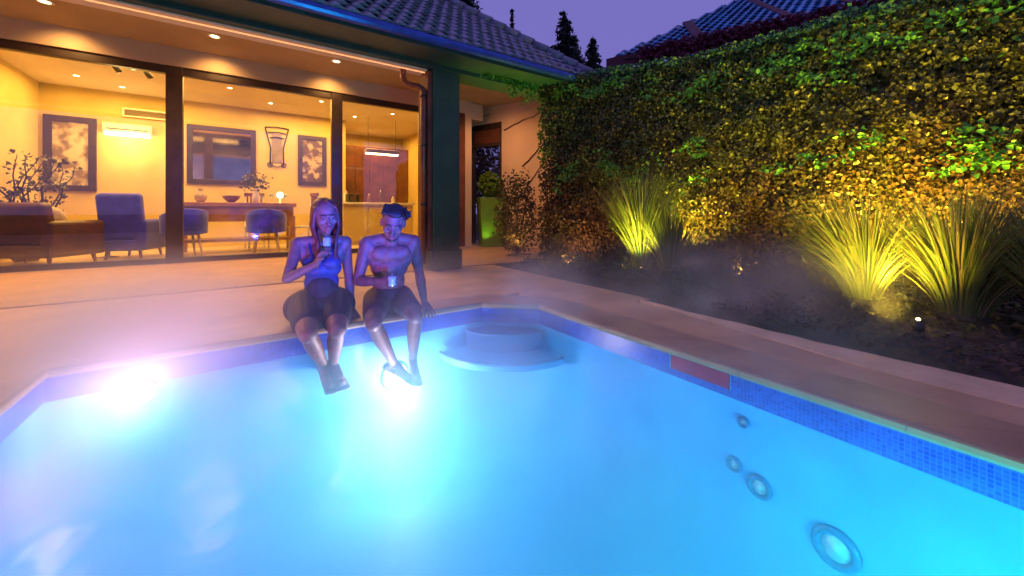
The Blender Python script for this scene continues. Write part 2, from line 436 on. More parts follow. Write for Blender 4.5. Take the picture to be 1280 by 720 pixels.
# ------------------------------------------------------------------ pool
pool = thing('swimming_pool', 'small glowing blue plunge pool with mosaic waterline and chamfered corner', 'swimming pool', (.6, .4, 0))
rings = []
def ring(zz, ins): rings.append([(x, y, zz) for x, y in poly_inset(POOL, ins)])
ring(-.045, 0); ring(-.12, 0); ring(-.62, 0)
for k in range(1, 15):
    a = k / 14 * math.pi / 2; rings.append([(x, y, -.62 - .43 * math.sin(a)) for x, y in poly_inset(POOL, .44 * (1 - math.cos(a)))])
sh = MB(); n = len(POOL); vs = [v for r in rings for v in r]; fs = []
for i in range(len(rings) - 1):
    for k in range(n): fs.append((i * n + k, i * n + (k + 1) % n, (i + 1) * n + (k + 1) % n, (i + 1) * n + k))
fs.append(tuple((len(rings) - 1) * n + k for k in range(n))); sh.add(vs, fs)
sh.obj('shell', M['plaster'], pool, True, smooth=True)
tb = MB()
o_ = poly_inset(POOL, 0); i_ = poly_inset(POOL, .006)
for k in range(n):
    a, b = i_[k], i_[(k + 1) % n]; c, e = o_[k], o_[(k + 1) % n]
    if k == 1:      # right wall: leave the skimmer mouth open
        def seg(t0, t1, z0, z1):
            tb.quad((2.064, t0, z0), (2.064, t1, z0), (2.064, t1, z1), (2.064, t0, z1))
            tb.quad((2.064, t0, z0), (2.07, t0, z0), (2.07, t1, z0), (2.064, t1, z0))
        seg(-2.194, 1.0, -.165, -.03); seg(1.36, 2.6, -.165, -.03); seg(1.0, 1.36, -.165, -.125)
        continue
    tb.quad((*a, -.165), (*b, -.165), (*b, -.03), (*a, -.03)); tb.quad((*a, -.165), (*c, -.165), (*e, -.165), (*b, -.165))
tb.obj('tile_band', M['mosaic'], pool, True)
# coping with bullnose
cr = []
prof = [(.0, -.046), (-.018, -.04), (-.026, -.026), (-.022, -.008), (-.010, .002), (.006, .005), (.15, .006), (.298, .005), (.30, -.03)]
for off, zz in prof: cr.append([(x, y, zz) for x, y in poly_inset(POOL, -off)])
cp = MB(); vs = [v for r in cr for v in r]; fs = []
for i in range(len(cr) - 1):
    for k in range(n): fs.append((i * n + k, (i + 1) * n + k, (i + 1) * n + (k + 1) % n, i * n + (k + 1) % n))
cp.add(vs, fs); cp.obj('coping', brick_mat('sandstone_coping', (.42, .29, .18), (.38, .26, .16), (.30, .20, .12), .6, 5, .003, .5, 'wall', .2), pool, True)
# corner steps: two curved treads in the chamfered corner
def tread(rad, z0, z1, cx=2.02, cy=2.90):
    m = MB(); k = 24; top = []; bot = []
    for i in range(k + 1):
        a = math.pi + (math.pi / 2) * i / k
        x = cx + rad[0] * math.cos(a) ; y = cy + rad[1] * math.sin(a)
        top.append((x, y, z1)); bot.append((x, y, z0))
    c = (2.06, 2.94)
    m.add(top + bot + [(c[0], c[1], z1)], [tuple(list(range(k + 1)) + [2 * k + 2])[::-1]] + [(i, i + 1, i + k + 2, i + k + 1) for i in range(k)])
    e = MB(); e.tube([(x, y, z1 + .002) for x, y, _ in top], .013, 8)
    return m, e
m = MB(); K = 24; prof = [(0, -.34), (0, -.39), (-.03, -.405), (-.72, -.42)]
for q, (d_, z_) in enumerate(prof):
    m.v += [(2.02 + (.74 + d_) * math.cos(math.pi + math.pi / 2 * i / K), 2.90 + (.66 + d_) * math.sin(math.pi + math.pi / 2 * i / K), z_) for i in range(K + 1)]
for q in range(len(prof) - 1):
    for i in range(K): m.f.append((q * (K + 1) + i, q * (K + 1) + i + 1, (q + 1) * (K + 1) + i + 1, (q + 1) * (K + 1) + i))
top_, e = tread((.74, .66), -.34, -.34)
m.v.append((2.06, 2.94, -.34)); m.f.append(tuple([len(m.v) - 1] + list(range(K + 1))))
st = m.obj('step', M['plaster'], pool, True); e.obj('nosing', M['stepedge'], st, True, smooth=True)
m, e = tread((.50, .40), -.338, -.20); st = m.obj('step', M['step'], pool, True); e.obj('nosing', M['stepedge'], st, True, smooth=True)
# wall jets
for (t, zz, r) in ((.57, -.635, .085), (.866, -.547, .055), (.985, -.50, .038), (.94, -.262, .028)):
    mt = Matrix.Rotation(R(-90), 3, 'Y')
    j = MB().lathe([(r * .62, .0), (r * .66, .014), (r * .8, .022), (r, .014), (r * 1.04, .0)], (2.067, t, zz), 28, mt).obj('jet', M['jet'], pool, True, smooth=True)
    MB().lathe([(r * .2, .012), (r * .25, .004), (r * .61, .006), (r * .62, .0)], (2.067, t, zz), 28, mt).obj('nozzle', M['jetface'], j, True, smooth=True)
# skimmer
sk = MB(); sk.box((2.075, 1.0, -.28), (2.30, 1.005, -.032)); sk.box((2.075, 1.355, -.28), (2.30, 1.36, -.032)); sk.box((2.28, 1.005, -.28), (2.30, 1.355, -.032))
sk.box((2.075, 1.005, -.047), (2.28, 1.355, -.040))
skm = sk.obj('skimmer', M['step'], pool, True)
MB().box((2.066, 1.01, -.155), (2.078, 1.35, -.045)).obj('flap', M['redflap'], skm, True, bevel=.004)
# underwater lamps (each a fixture with its glowing lens)
def pool_lamp(loc, nrm, r=.085):
    q = Vector(nrm).to_track_quat('Z', 'Y').to_matrix()
    b = MB().lathe([(r * .7, 0), (r * 1.25, 0), (r * 1.25, .012), (r * 1.05, .022), (r * .98, .012), (r * .7, .012)], loc, 28, q).obj('underwater_lamp', M['steel'], pool, True, smooth=True)
    MB().lathe([(1e-5, .018), (r * .5, .016), (r * .95, .010)], loc, 28, q).obj('lens', M['poolglow'], b, True, smooth=True)
pool_lamp((-.50, 2.944, -.20), (0, -1, 0), .06)
pool_lamp((.93, 2.944, -.46), (0, -1, 0))
pool_lamp((-.854, 1.5, -.2), (1, 0, 0), .05)  # added fixture, goes with the pink rim light on the people
pool_lamp((.3, -2.194, -.2), (0, 1, 0), .06)
pool_lamp((1.3, -2.194, -.2), (0, 1, 0), .06)
pool_lamp((-.5, -2.194, -.5), (0, 1, 0))
pool_lamp((1.2, -2.194, -.6), (0, 1, 0))

# water body
w = MB(); wp = poly_inset(POOL, -.012); n = len(wp)
w.add([(x, y, -1.2) for x, y in wp] + [(x, y, WL) for x, y in wp], [tuple(range(n))[::-1], tuple(range(n, 2 * n))] + [(k, (k + 1) % n, n + (k + 1) % n, n + k) for k in range(n)])
struct('pool_water', w, water_mat())

# ------------------------------------------------------------------ house
house = thing('pool_house', 'single storey house with glazed front, covered patio and tiled hip roof', 'house', (0, 7.76, 0))
def hp(name, mb, m, **k): return mb.obj(name, M[m], k.pop('parent', house), True, **k)
# floor, ceiling, walls of the room
hp('indoor_floor', MB().box((-3.3, 7.72, -.028), (4.4, 14.0, .02)), 'infloor')
hp('indoor_ceiling', MB().box((-3.25, 7.86, 3.2), (4.3, 14.0, 3.28)), 'ceiling')
hp('patio_ceiling', MB().box((-9, 5.25, 3.30), (6.5, 9.4, 3.36)), 'soffit')
hp('wall', MB().box((-3.3, 10.8, .02), (2.1, 10.95, 3.2)), 'inwall')
hp('wall', MB().box((-3.35, 7.86, .02), (-3.2, 10.8, 3.2)), 'inwall')
hp('wall', MB().box((1.90, 12.6, .02), (4.4, 12.75, 3.2)).box((4.2, 8.95, .02), (4.4, 12.6, 3.2)).box((1.90, 10.95, .02), (2.05, 12.6, 3.2)), 'inwall')
hp('wall', MB().box((-9, 7.70, 3.02), (4.05, 7.85, 3.30)), 'wall')
hp('wall', MB().box((-9, 7.72, .0), (-3.25, 7.86, 3.02)), 'wall')
# angled side wall beside the hedge with its doorway
A = Vector((4.30, 9.05, 0)); Bv = Vector((5.55, 5.75, 0)); dv = (Bv - A).normalized(); nv = Vector((dv.y, -dv.x, 0))
ang = math.atan2(dv.y, dv.x); W = Matrix.Translation(A) @ Matrix.Rotation(ang, 4, 'Z'); Ln = (Bv - A).length
d0, d1 = .62, 1.62
hp('wall', MB().box((-.15, 0, 0), (d0, .2, 3.3), W).box((d1, 0, 0), (Ln, .2, 3.3), W).box((d0, 0, 2.92), (d1, .2, 3.3), W), 'wall')
dr = hp('door', MB().box((d0, .03, .01), (d0 + .09, .15, 2.92), W).box((d1 - .09, .03, .01), (d1, .15, 2.92), W).box((d0 + .09, .03, 2.80), (d1 - .09, .15, 2.92), W).box((d0 + .09, .03, 2.38), (d1 - .09, .15, 2.46), W), 'frame', bevel=.004)
hp('transom_panel', MB().box((d0 + .09, .07, 2.46), (d1 - .09, .10, 2.80), W), 'timber', parent=dr)
hp('pane', MB().box((d0 + .09, .085, .03), (d1 - .09, .095, 2.38), W), 'glass', parent=dr)
hp('handle', MB().tube([W @ Vector((d1 - .13, -.02, 1.0)), W @ Vector((d1 - .13, -.02, 1.35))], .012), 'steel', parent=dr, smooth=True)
hp('wall', MB().box((4.02, 7.72, 0), (4.18, 8.95, 3.3)), 'wall')
hp('bulkhead', MB().box((4.18, 7.75, 2.92), (4.50, 8.25, 3.29)), 'wall', bevel=.01)
hp('timber_panel', MB().box((3.06, 7.73, .012), (4.02, 7.80, 3.02)), 'timber', bevel=.004)
# glazing: header, sill track, posts, panes
posts = [(-3.22, -3.10), (-1.035, -.835), (1.262, 1.45), (2.96, 3.06)]
for (a, b), (c, e) in zip(posts, posts[1:]):
    wnd = hp('window', MB().box((b, 7.735, 2.90), (c, 7.835, 3.02)), 'frame', bevel=.006)
    hp('sill_rail', MB().box((b, 7.735, .014), (c, 7.835, .10)), 'frame', parent=wnd, bevel=.006)
    hp('frame_post', MB().box((c, 7.72, .014), (e, 7.85, 3.02)), 'frame', parent=wnd, bevel=.006)
    hp('pane', MB().box((b, 7.780, .10), (c, 7.790, 2.90)), 'glass', parent=wnd)
hp('frame_post', MB().box((-3.25, 7.72, .014), (-3.10, 7.85, 3.02)), 'frame', bevel=.006)
# beam, soffit, fascia, gutter
hp('beam', MB().box((-9, 4.86, 2.74), (4.15, 5.24, 3.30)), 'beam', bevel=.008)
hp('beam_lining', MB().box((-9, 4.95, 2.722), (2.0, 5.20, 2.738)), 'ceiling')
hp('underside_glow', MB().box((-9, 5.03, 2.712), (2.0, 5.045, 2.722)), 'bounceglow')  # added glow, stands in for warm light on the beam underside
hp('soffit', MB().box((-9, 4.36, 2.80), (4.7, 4.858, 2.83)), 'beam')
hp('fascia', MB().box((-9, 4.35, 2.77), (4.72, 4.375, 2.92)), 'beam')
gt = MB(); pr = [(a, 2.875 - (3.0 - b) * .62) for a, b in [(4.235, 3.0), (4.235, 2.93), (4.25, 2.885), (4.29, 2.865), (4.33, 2.885), (4.346, 2.93), (4.346, 3.0), (4.336, 3.0), (4.336, 2.935), (4.29, 2.88), (4.245, 2.935), (4.245, 3.0)]]
k = len(pr); gt.add([(-9, a, b) for a, b in pr] + [(4.76, a, b) for a, b in pr], [(i, (i + 1) % k, k + (i + 1) % k, k + i) for i in range(k)] + [tuple(range(k)), tuple(range(2 * k - 1, k - 1, -1))])
hp('gutter', gt, 'gutter', smooth=False)
# column with plinth
cl = hp('column', MB().box((2.05, 4.87, .28), (2.45, 5.23, 2.74)), 'column', bevel=.012)
hp('plinth', MB().box((2.01, 4.83, .012), (2.47, 5.27, .28)), 'column', parent=cl, bevel=.015)
hp('corner_board', MB().box((1.99, 4.90, .28), (2.047, 5.25, 2.70)), 'timber', parent=cl, bevel=.006)
hp('downpipe', MB().tube([(1.72, 5.1, 2.735), (1.72, 5.1, 2.62), (1.735, 5.09, 2.56), (1.78, 5.06, 2.52), (1.90, 5.0, 2.50), (1.945, 4.97, 2.46), (1.95, 4.96, 2.40), (1.95, 4.96, .1)], .04, 14), 'pipe', smooth=True)
for zz in (.9, 1.7, 2.36): hp('pipe_bracket', MB().lathe([(.041, -.015), (.05, -.015), (.05, .015), (.041, .015)], (1.95, 4.96, zz), 16), 'dark', smooth=True)
# patio downlights
for x in (-5.2, -3.6, -2.0, -.4, 1.2):
    dl = hp('downlight', MB().lathe([(.055, -.001), (.075, -.006), (.085, -.001)], (x, 6.9, 3.30), 20), 'white', smooth=True)
    hp('lens', MB().lathe([(1e-5, -.004), (.054, -.004)], (x, 6.9, 3.30), 20), 'lampsoft', parent=dl)
# indoor downlights and track spots
for (x, y) in ((-2.6, 8.6), (-2.5, 9.9), (-1.6, 8.9), (-1.3, 10.2), (-.3, 9.2), (.4, 10.0), (1.3, 9.2), (2.2, 10.2), (2.9, 9.4), (-2.0, 10.3)):
    dl = hp('ceiling_spot', MB().lathe([(.04, -.001), (.055, -.008), (.065, -.001)], (x, y, 3.2), 18), 'white', smooth=True)
    hp('lens', MB().lathe([(1e-5, -.005), (.039, -.005)], (x, y, 3.2), 18), 'lampwarm', parent=dl)

# tiled roof
def tiled(A, udir, vdir, ulen, vlen, tw=.17, th=.215, clip=None, amp=.028):
    """pantile field: A corner, udir along the eave, vdir up the slope"""
    nrm = udir.cross(vdir).normalized(); prof = [0, .55, .95, 1, .8, .35, .05, -.05]
    V = []; F = []
    nu = int(ulen / tw); nv_ = int(vlen / th)
    for j in range(nv_):
        v0 = j * th; v1 = v0 + th + .03
        c = clip((v0 + v1) / 2) if clip else (0, ulen)
        for i in range(nu):
            u0 = i * tw + (.5 * tw if j % 2 else 0)
            if u0 < c[0] or u0 + tw > c[1]: continue
            b = len(V); q = len(prof); jt = random.uniform(-.004, .004); jl = random.uniform(-.012, .012)
            for (v, lift) in ((v0 + jl, .035), (v0 + jl, 0.0), (v1, 0.0)):
                for a, hgt in enumerate(prof):
                    h = hgt * amp + (lift if v < v1 else 0) + jt
                    V.append(A + udir * (u0 + tw * a / (q - 1)) + vdir * v + nrm * (h if lift else (hgt * amp + .035 if False else h)))
            for a in range(q - 1):
                F.append((b + q + a, b + q + a + 1, b + a + 1, b + a))               # front lip
                F.append((b + a, b + a + 1, b + 2 * q + a + 1, b + 2 * q + a))        # top
    return V, F
pit = R(40); vd = Vector((0, math.cos(pit), math.sin(pit))); e0 = Vector((-9, 4.30, 2.885)); UL = 4.78 + 9
V, F = tiled(e0, Vector((1, 0, 0)), vd, UL, 6.2, clip=lambda v: (0, UL + .05 - v * math.cos(pit)))
roof = MB().add(V, F).obj('roof', M['tile'], house, True)
L2 = 6.2; ca, sa = math.cos(pit), math.sin(pit)
ub = MB(); dn = Vector((0, 0, -.03))
c = [e0, e0 + Vector((UL, 0, 0)), e0 + Vector((UL - L2 * ca, L2 * ca, L2 * sa)), e0 + Vector((0, L2 * ca, L2 * sa))]
ub.quad(*[p_ + dn for p_ in c])
gz = 3.40
ub.quad(c[1] + (c[2] - c[1]) * .125, c[2] + dn, Vector((c[2].x, c[2].y, gz)), Vector((c[1].x, c[1].y, 0)) + Vector((c[2].x - c[1].x, c[2].y - c[1].y, 0)) * .125 + Vector((0, 0, gz)))
ub.quad(c[2] + dn, Vector((c[2].x, c[2].y, gz)), Vector((c[2].x, c[2].y + L2 * ca, gz)))
c3_ = [c[2], Vector((c[2].x, c[2].y + L2 * ca, gz)), Vector((c[0].x, c[2].y + L2 * ca, gz)), c[3]]
ub.quad(*[p_ + dn for p_ in c3_])
hp('roof_deck', ub, 'dark', parent=roof)
rc = MB(); hv = (c[2] - c[1]); hl = hv.length; hv.normalize(); k = int(hl / .28)
for i in range(k):
    a = c[1] + hv * (i * .28 - .02) + Vector((0, 0, .045)); rc.tube([a, a + hv * .31], [.085, .062], 10)
hp('ridge_cap', rc, 'tile', parent=roof, smooth=True)

# ------------------------------------------------------------------ indoor things
def picture(name, label, cat, x0, x1, z0, z1, fr, inner, y=10.8, fw=.09, extra=None):
    t = thing(name, label, cat, ((x0 + x1) / 2, y, z0))
    h = z1 - z0; w_ = (x1 - x0) / 2
    MB().box((-w_, -.05, 0), (-w_ + fw, -.003, h)).box((w_ - fw, -.05, 0), (w_, -.003, h)).box((-w_ + fw, -.05, h - fw), (w_ - fw, -.003, h)).box((-w_ + fw, -.05, 0), (w_ - fw, -.003, fw)).obj('frame', fr, t, bevel=.004)
    MB().box((-w_ + fw, -.02, fw), (w_ - fw, -.004, h - fw)).obj('panel', inner, t)
    return t
art1 = mat('faded_print', (.60, .50, .34), (.22, .15, .08), .6, 5, 0, lo=.45, hi=.6)
art2 = mat('dark_print', (.50, .38, .20), (.12, .07, .04), .3, 7, 0, lo=.42, hi=.55)
picture('framed_picture', 'large dark framed picture on back wall behind the leather armchair', 'picture', -3.14, -2.45, 1.2, 2.62, M['frame'], art1, fw=.11)
picture('wall_mirror', 'wide rectangular mirror in thick dark frame above the wooden table', 'mirror', -1.1, .14, 1.42, 2.70, M['frame'], M['mirror'], fw=.10)
picture('framed_picture', 'tall narrow dark framed picture right of the scroll wall hanging', 'picture', 1.0, 1.64, 1.46, 2.70, M['frame'], art2, fw=.10)
t = thing('wall_hanging', 'scroll shaped metal wall ornament between mirror and narrow picture', 'wall ornament', (.56, 10.78, 1.83))
mb = MB()
for k in range(3): mb.tube([(-.24 + .05 * k, 0, .98 - .12 * k), (0, -.02, 1.0 - .12 * k), (.24 - .05 * k, 0, .98 - .12 * k)], .012, 6)
mb.tube([(-.24, 0, .98), (-.13, 0, .5), (-.14, 0, .1)], .014, 6); mb.tube([(.24, 0, .98), (.13, 0, .5), (.14, 0, .1)], .014, 6)
for q in range(2): mb.tube([((-.14 if q else .14) + (.05 * math.cos(a * .5)) * (1 if q else -1), 0, .1 + .05 * math.sin(a * .5)) for a in range(13)], .010, 6)
mb.tube([(-.14, 0, .1), (0, -.02, .04), (.14, 0, .1)], .012, 6); mb.obj('scroll_frame', M['dark'], t, smooth=True)
MB().box((-.10, .002, .15), (.10, .012, .85)).obj('plaque', M['greyvent'], t, bevel=.01)
t = thing('wall_vent', 'grey recessed air grille on back wall above the wall heater', 'air vent', (-1.75, 10.8, 2.72))
MB().box((-.34, -.04, 0), (.34, -.002, .03)).box((-.34, -.04, .15), (.34, -.002, .18)).box((-.34, -.04, .03), (-.31, -.002, .15)).box((.31, -.04, .03), (.34, -.002, .15)).obj('frame', M['white'], t)
mb = MB()
for k in range(5): mb.box((-.31, -.03, .036 + k * .023), (.31, -.006, .048 + k * .023))
mb.obj('grille', M['greyvent'], t)
t = thing('wall_heater', 'long white slim wall unit glowing below the air grille', 'heater', (-2.0, 10.8, 2.32))
MB().box((-.36, -.13, .06), (.36, -.002, .24)).obj('body', M['white'], t, bevel=.02)
MB().box((-.33, -.128, .0), (.33, -.02, .055)).obj('light_bar', M['lampwarm2'], t, bevel=.01)
MB().box((-.30, -.135, .115), (.30, -.131, .13)).obj('slot', M['dark'], t)

def track_spot(x, y, label):
    t = thing('track_spot', label, 'spotlight', (x, y, 3.2), 0, 'black ceiling spotlights')
    MB().lathe([(.03, -.02), (.035, 0)], n=14).obj('base', M['dark'], t, smooth=True)
    MB().tube([(0, 0, -.02), (0, 0, -.10)], .01).obj('stem', M['dark'], t, smooth=True)
    h = MB().tube([(0, .02, -.09), (.06, .10, -.17)], [.035, .045], 14).obj('head', M['dark'], t, smooth=True)
    MB().tube([(.0605, .1005, -.1705), (.062, .102, -.172)], .038, 14).obj('lens', M['lampwarm'], h)
track_spot(-1.75, 8.45, 'black ceiling spotlight nearest the left room wall'); track_spot(-1.40, 8.55, 'black ceiling spotlight nearest the wide window post')

def armchair(name, label, loc, rz, fabric, w_=.9, seat=.42, group=None, back=.92):
    t = thing(name, label, 'armchair', loc, rz, group)
    h = w_ / 2
    MB().box((-h, -.40, .14), (h, .40, seat - .10)).obj('base', fabric, t, bevel=.03)
    MB().box((-h + .13, -.42, seat - .10), (h - .13, .24, seat + .06)).obj('seat', fabric, t, bevel=.05, seg=3)
    for s in (-1, 1):
        a = sorted((s * h, s * (h - .14)))
        MB().box((a[0] - .01, -.40, .16), (a[1] + .01, .40, seat + .24)).obj('armrest', fabric, t, bevel=.06, seg=4)
    mb = MB(); Mx = Matrix.Translation((0, .30, seat)) @ Matrix.Rotation(R(-10), 4, 'X')
    mb.box((-h + .02, -.07, -.1), (h - .02, .10, back - seat), Mx); mb.obj('backrest', fabric, t, bevel=.07, seg=4)
    for sx in (-1, 1):
        for sy in (-1, 1):
            MB().tube([(sx * (h - .08), sy * .32, .0), (sx * (h - .10), sy * .30, .15)], [.018, .028], 8).obj('leg', M['darkwood'], t)
    return t
a = armchair('armchair', 'dark brown leather armchair by left wall with pale cushions', (-2.55, 8.55, .02), R(150), M['leather'], 1.15)
for x, rr in ((-.25, 20), (.22, -15)):
    t = thing('cushion', 'pale square cushion leaning on the %s side of the leather armchair' % ('right' if x < 0 else 'left'), 'cushion', tuple(Matrix.Rotation(R(150), 3, 'Z') @ Vector((x, .10, .50)) + Vector((-2.55, 8.55, .02))), R(150 + rr), 'cushions on the leather armchair')
    MB().sph((0, 0, .17), (.20, .07, .19), u=20, v=12).obj('cover', M['cushion'], t, smooth=True)
armchair('armchair', 'armchair coloured with blue pool light, standing left of the wide window post', (-1.62, 9.15, .02), R(165), M['bluelit'], .62, back=1.1)
# dining table
t = thing('dining_table', 'long wooden dining table with lower shelf seen through middle window', 'table', (-.15, 9.35, .02))
MB().box((-.95, -.45, .88), (.95, .45, .96)).obj('tabletop', M['wood'], t, bevel=.01)
MB().box((-.90, -.41, .60), (.90, .41, .875)).obj('apron', M['wood'], t)
MB().box((-.86, -.36, .22), (.86, .36, .27)).obj('shelf', M['wood'], t, bevel=.006)
for sx in (-1, 1):
    for sy in (-1, 1):
        MB().box((sx * .88 - .05, sy * .38 - .05, 0), (sx * .88 + .05, sy * .38 + .05, .70)).obj('leg', M['wood'], t, bevel=.008)
TT = .98
def tub(label, loc, rz):
    t = thing('tub_chair', label, 'chair', loc, rz, 'tub chairs coloured with blue pool light at the dining table')
    n = 20; vs = []; fs = []
    for i in range(n + 1):
        a = R(-20) + R(220) * i / n; hh = .72 + .12 * math.sin(max(0, min(math.pi, (a - R(0)))))
        for (r, z_) in ((.25, .42), (.29, hh), (.33, hh), (.32, .40)): vs.append((r * math.cos(a), r * math.sin(a), z_))
    for i in range(n):
        for k in range(4): fs.append((i * 4 + k, (i + 1) * 4 + k, (i + 1) * 4 + (k + 1) % 4, i * 4 + (k + 1) % 4))
    fs += [(0, 1, 2, 3), (n * 4 + 3, n * 4 + 2, n * 4 + 1, n * 4)]
    MB().add(vs, fs).obj('backrest', M['bluelit'], t, bevel=.02, smooth=True)
    MB().lathe([(.20, .38), (.27, .40), (.28, .45), (.25, .49), (.001, .50)], n=24).obj('seat', M['bluelit'], t, smooth=True)
    for sx in (-1, 1):
        for sy in (-1, 1): MB().tube([(sx * .20, sy * .20, 0), (sx * .15, sy * .15, .40)], [.014, .022], 8).obj('leg', M['cushion'], t, smooth=True)
    return t
tub('tub chair coloured with blue pool light at the left end of the table behind the wide post', (-.92, 8.72, .02), R(200))
tub('tub chair coloured with blue pool light, pulled to the front of the table behind the woman', (.28, 8.62, .02), R(175))
# things on the table
def vase(label, loc, prof, m, name='vase', cat='vase'):
    t = thing(name, label, cat, loc); o = MB().lathe(prof, n=20).obj('body', m, t, smooth=True); return t
vase('round pale glazed vase at the left end of the wooden table', (-.75, 9.3, TT), [(.05, 0), (.09, .06), (.10, .12), (.05, .2), (.035, .24), (.045, .26), (.04, .255), (.03, .22)], M['vase'])
v = vase('dark rounded bowl near the middle of the wooden table', (-.28, 9.3, TT), [(.05, 0), (.06, .015), (.13, .08), (.15, .14), (.145, .14), (.12, .08), (.001, .02)], M['darkwood'], 'bowl', 'bowl')
v = vase('tall white vase with dark leafy stems on the wooden table', (.12, 9.35, TT), [(.05, 0), (.07, .1), (.05, .2), (.035, .28), (.045, .30), (.035, .29), (.03, .2)], M['white'])
P = rng.normal(0, 1, (160, 3)) * [.12, .10, .09] + [0, 0, .42]; V, F = leaves(P, P - [0, 0, .3], .06); np_mesh('foliage', V, F, M['shrub'], v)
for i, (x, y) in enumerate(((.38, 9.2), (.5, 9.4), (.62, 9.25))):
    t = thing('wine_glass', 'clear stemmed wine glass, %s at the right end of the table' % ('first of three' if i == 0 else 'middle of three' if i == 1 else 'outermost of three'), 'glass', (x, y, TT), 0, 'wine glasses on the table')
    MB().lathe([(.035, 0), (.035, .004), (.005, .01), (.005, .09), (.03, .12), (.038, .16), (.032, .20), (.030, .20), (.035, .16), (.028, .124), (.001, .10)], n=16).obj('glass_body', M['drink'], t, smooth=True)
t = thing('table_lamp', 'glowing small globe table lamp at the right end of table', 'lamp', (.55, 9.55, TT))
MB().lathe([(.06, 0), (.06, .01), (.012, .03), (.012, .12)], n=16).obj('base', M['steel'], t, smooth=True)
MB().sph((0, 0, .18), .065).obj('shade', M['lampwarm2'], t, smooth=True)
def slat_chair(label, x, y, rz):
    t = thing('dining_chair', label, 'chair', (x, y, .02), rz, 'white slatted dining chairs')
    for sx in (-1, 1):
        MB().tube([(sx * .18, .2, 0), (sx * .18, .22, .45), (sx * .17, .28, 1.2)], .017, 8).obj('leg', M['white'], t)
        MB().tube([(sx * .18, -.2, 0), (sx * .18, -.2, .45)], .017, 8).obj('leg', M['white'], t)
    MB().box((-.21, -.22, .44), (.21, .22, .48)).obj('seat', M['white'], t, bevel=.01)
    mb = MB()
    for k in (-2, -1, 0, 1, 2): mb.box((k * .065 - .014, .25, .55), (k * .065 + .014, .265, 1.15))
    mb.box((-.19, .245, 1.13), (.19, .27, 1.2)); mb.obj('backrest', M['darkwood'], t)
slat_chair('slatted high back dining chair at the right end of the table', .95, 9.45, R(-75))
slat_chair('slatted dining chair behind the far side of the table', .15, 10.05, R(10))
# kitchen
t = thing('kitchen_cabinets', 'tall dark red brown kitchen cabinets on the back wall', 'cabinet', (3.15, 12.3, .02))
for i in range(5):
    d_ = MB().box((-.98 + i * .42, -.33, .95 if 1 <= i <= 3 else 0), (-.58 + i * .42 + .015, .28, 2.75)).obj('door', M['darkwood'], t, bevel=.006)
    MB().tube([(-.62 + i * .42, -.345, 1.5), (-.62 + i * .42, -.345, 1.7)], .008).obj('handle', M['steel'], d_)
MB().box((-.57, -.35, .0), (.70, .28, .86)).obj('base_unit', M['darkwood'], t); MB().box((-.58, -.38, .862), (.70, .28, .90)).obj('worktop', M['white'], t)
t = thing('pendant_light', 'long glowing bar pendant above the kitchen island', 'pendant light', (2.85, 10.1, 2.3))
b_ = MB().box((-.42, -.10, .0), (.42, .10, .10)).obj('housing', M['steel'], t, bevel=.01)
MB().box((-.40, -.08, -.02), (.40, .08, -.002)).obj('diffuser', M['lampwarm2'], b_)
for s in (-.35, .35): MB().tube([(s, 0, .1), (s, 0, .90)], .006, 6).obj('cable', M['dark'], t)
t = thing('kitchen_island', 'pale kitchen island with bright worktop behind the seated man', 'kitchen island', (2.55, 10.0, .02))
MB().box((-.72, -.35, .0), (.95, .35, .96)).obj('base', M['cushion'], t, bevel=.005)
MB().box((-.78, -.42, .962), (1.0, .42, 1.01)).obj('worktop', M['white'], t, bevel=.006)
for i in range(3): MB().box((-.70 + i * .55, -.372, .08), (-.18 + i * .55, -.352, .90)).obj('front_panel', M['inwall'], t, bevel=.004)
for i, (x, rr, hh, lb) in enumerate(((1.95, .05, .26, 'leftmost on the island'), (2.25, .035, .16, 'second from left on the island'), (2.5, .045, .20, 'middle on the island'), (2.8, .03, .30, 'tall and thin on the island'), (3.1, .05, .14, 'rightmost on the island'))):
    m_ = [M['white'], M['steel'], M['pipe'], M['drink'], M['vase']][i]
    t = thing('jar', '%s jar, %s' % (('white', 'metal', 'copper', 'clear glass', 'glazed')[i], lb), 'jar', (x, 10.0 + .08 * (i % 2), 1.03))
    o = MB().lathe([(rr * .9, 0), (rr, .02), (rr, hh * .7), (rr * .6, hh * .85), (rr * .6, hh)], n=16).obj('body', m_, t, smooth=True)
    MB().lathe([(rr * .65, hh), (rr * .65, hh + .02), (rr * .2, hh + .03)], n=14).obj('lid', M['steel'], t, smooth=True)
t = thing('microwave_oven', 'small dark oven on the island worktop near left end', 'oven', (2.05, 9.75, 1.03), R(10))
MB().box((-.13, -.10, .0), (.13, .10, .2)).obj('body', M['dark'], t, bevel=.01); MB().box((-.10, -.108, .03), (.05, -.101, .17)).obj('door', M['steel'], t)
# branchy plant behind the armchair
t = thing('twisted_branch_plant', 'bare twisted branches with dark leaves behind the leather armchair', 'plant', (-2.9, 9.35, .02))
MB().lathe([(.12, 0), (.19, .1), (.2, .45), (.17, .5), (.15, .48), (.001, .45)], n=20).obj('pot', M['darkwood'], t, smooth=True)
mb = MB(); tips = []
for k in range(11):
    a = random.uniform(0, 6.28); p_ = Vector((0, 0, .45)); pts = [p_.copy()]; d_ = Vector((math.cos(a) * .5, math.sin(a) * .5, 1)).normalized()
    for q in range(7):
        d_ = (d_ + Vector((random.uniform(-.5, .5), random.uniform(-.5, .5), random.uniform(-.15, .35)))).normalized(); p_ = p_ + d_ * .19; pts.append(p_.copy())
    pts = [Vector((min(max(v_.x, -.2), .6), min(v_.y, 1.3), v_.z)) for v_ in pts]
    mb.tube(pts, [.018 - .0018 * q for q in range(8)], 6); tips += pts[3:]
mb.obj('branches', M['bark'], t, smooth=True)
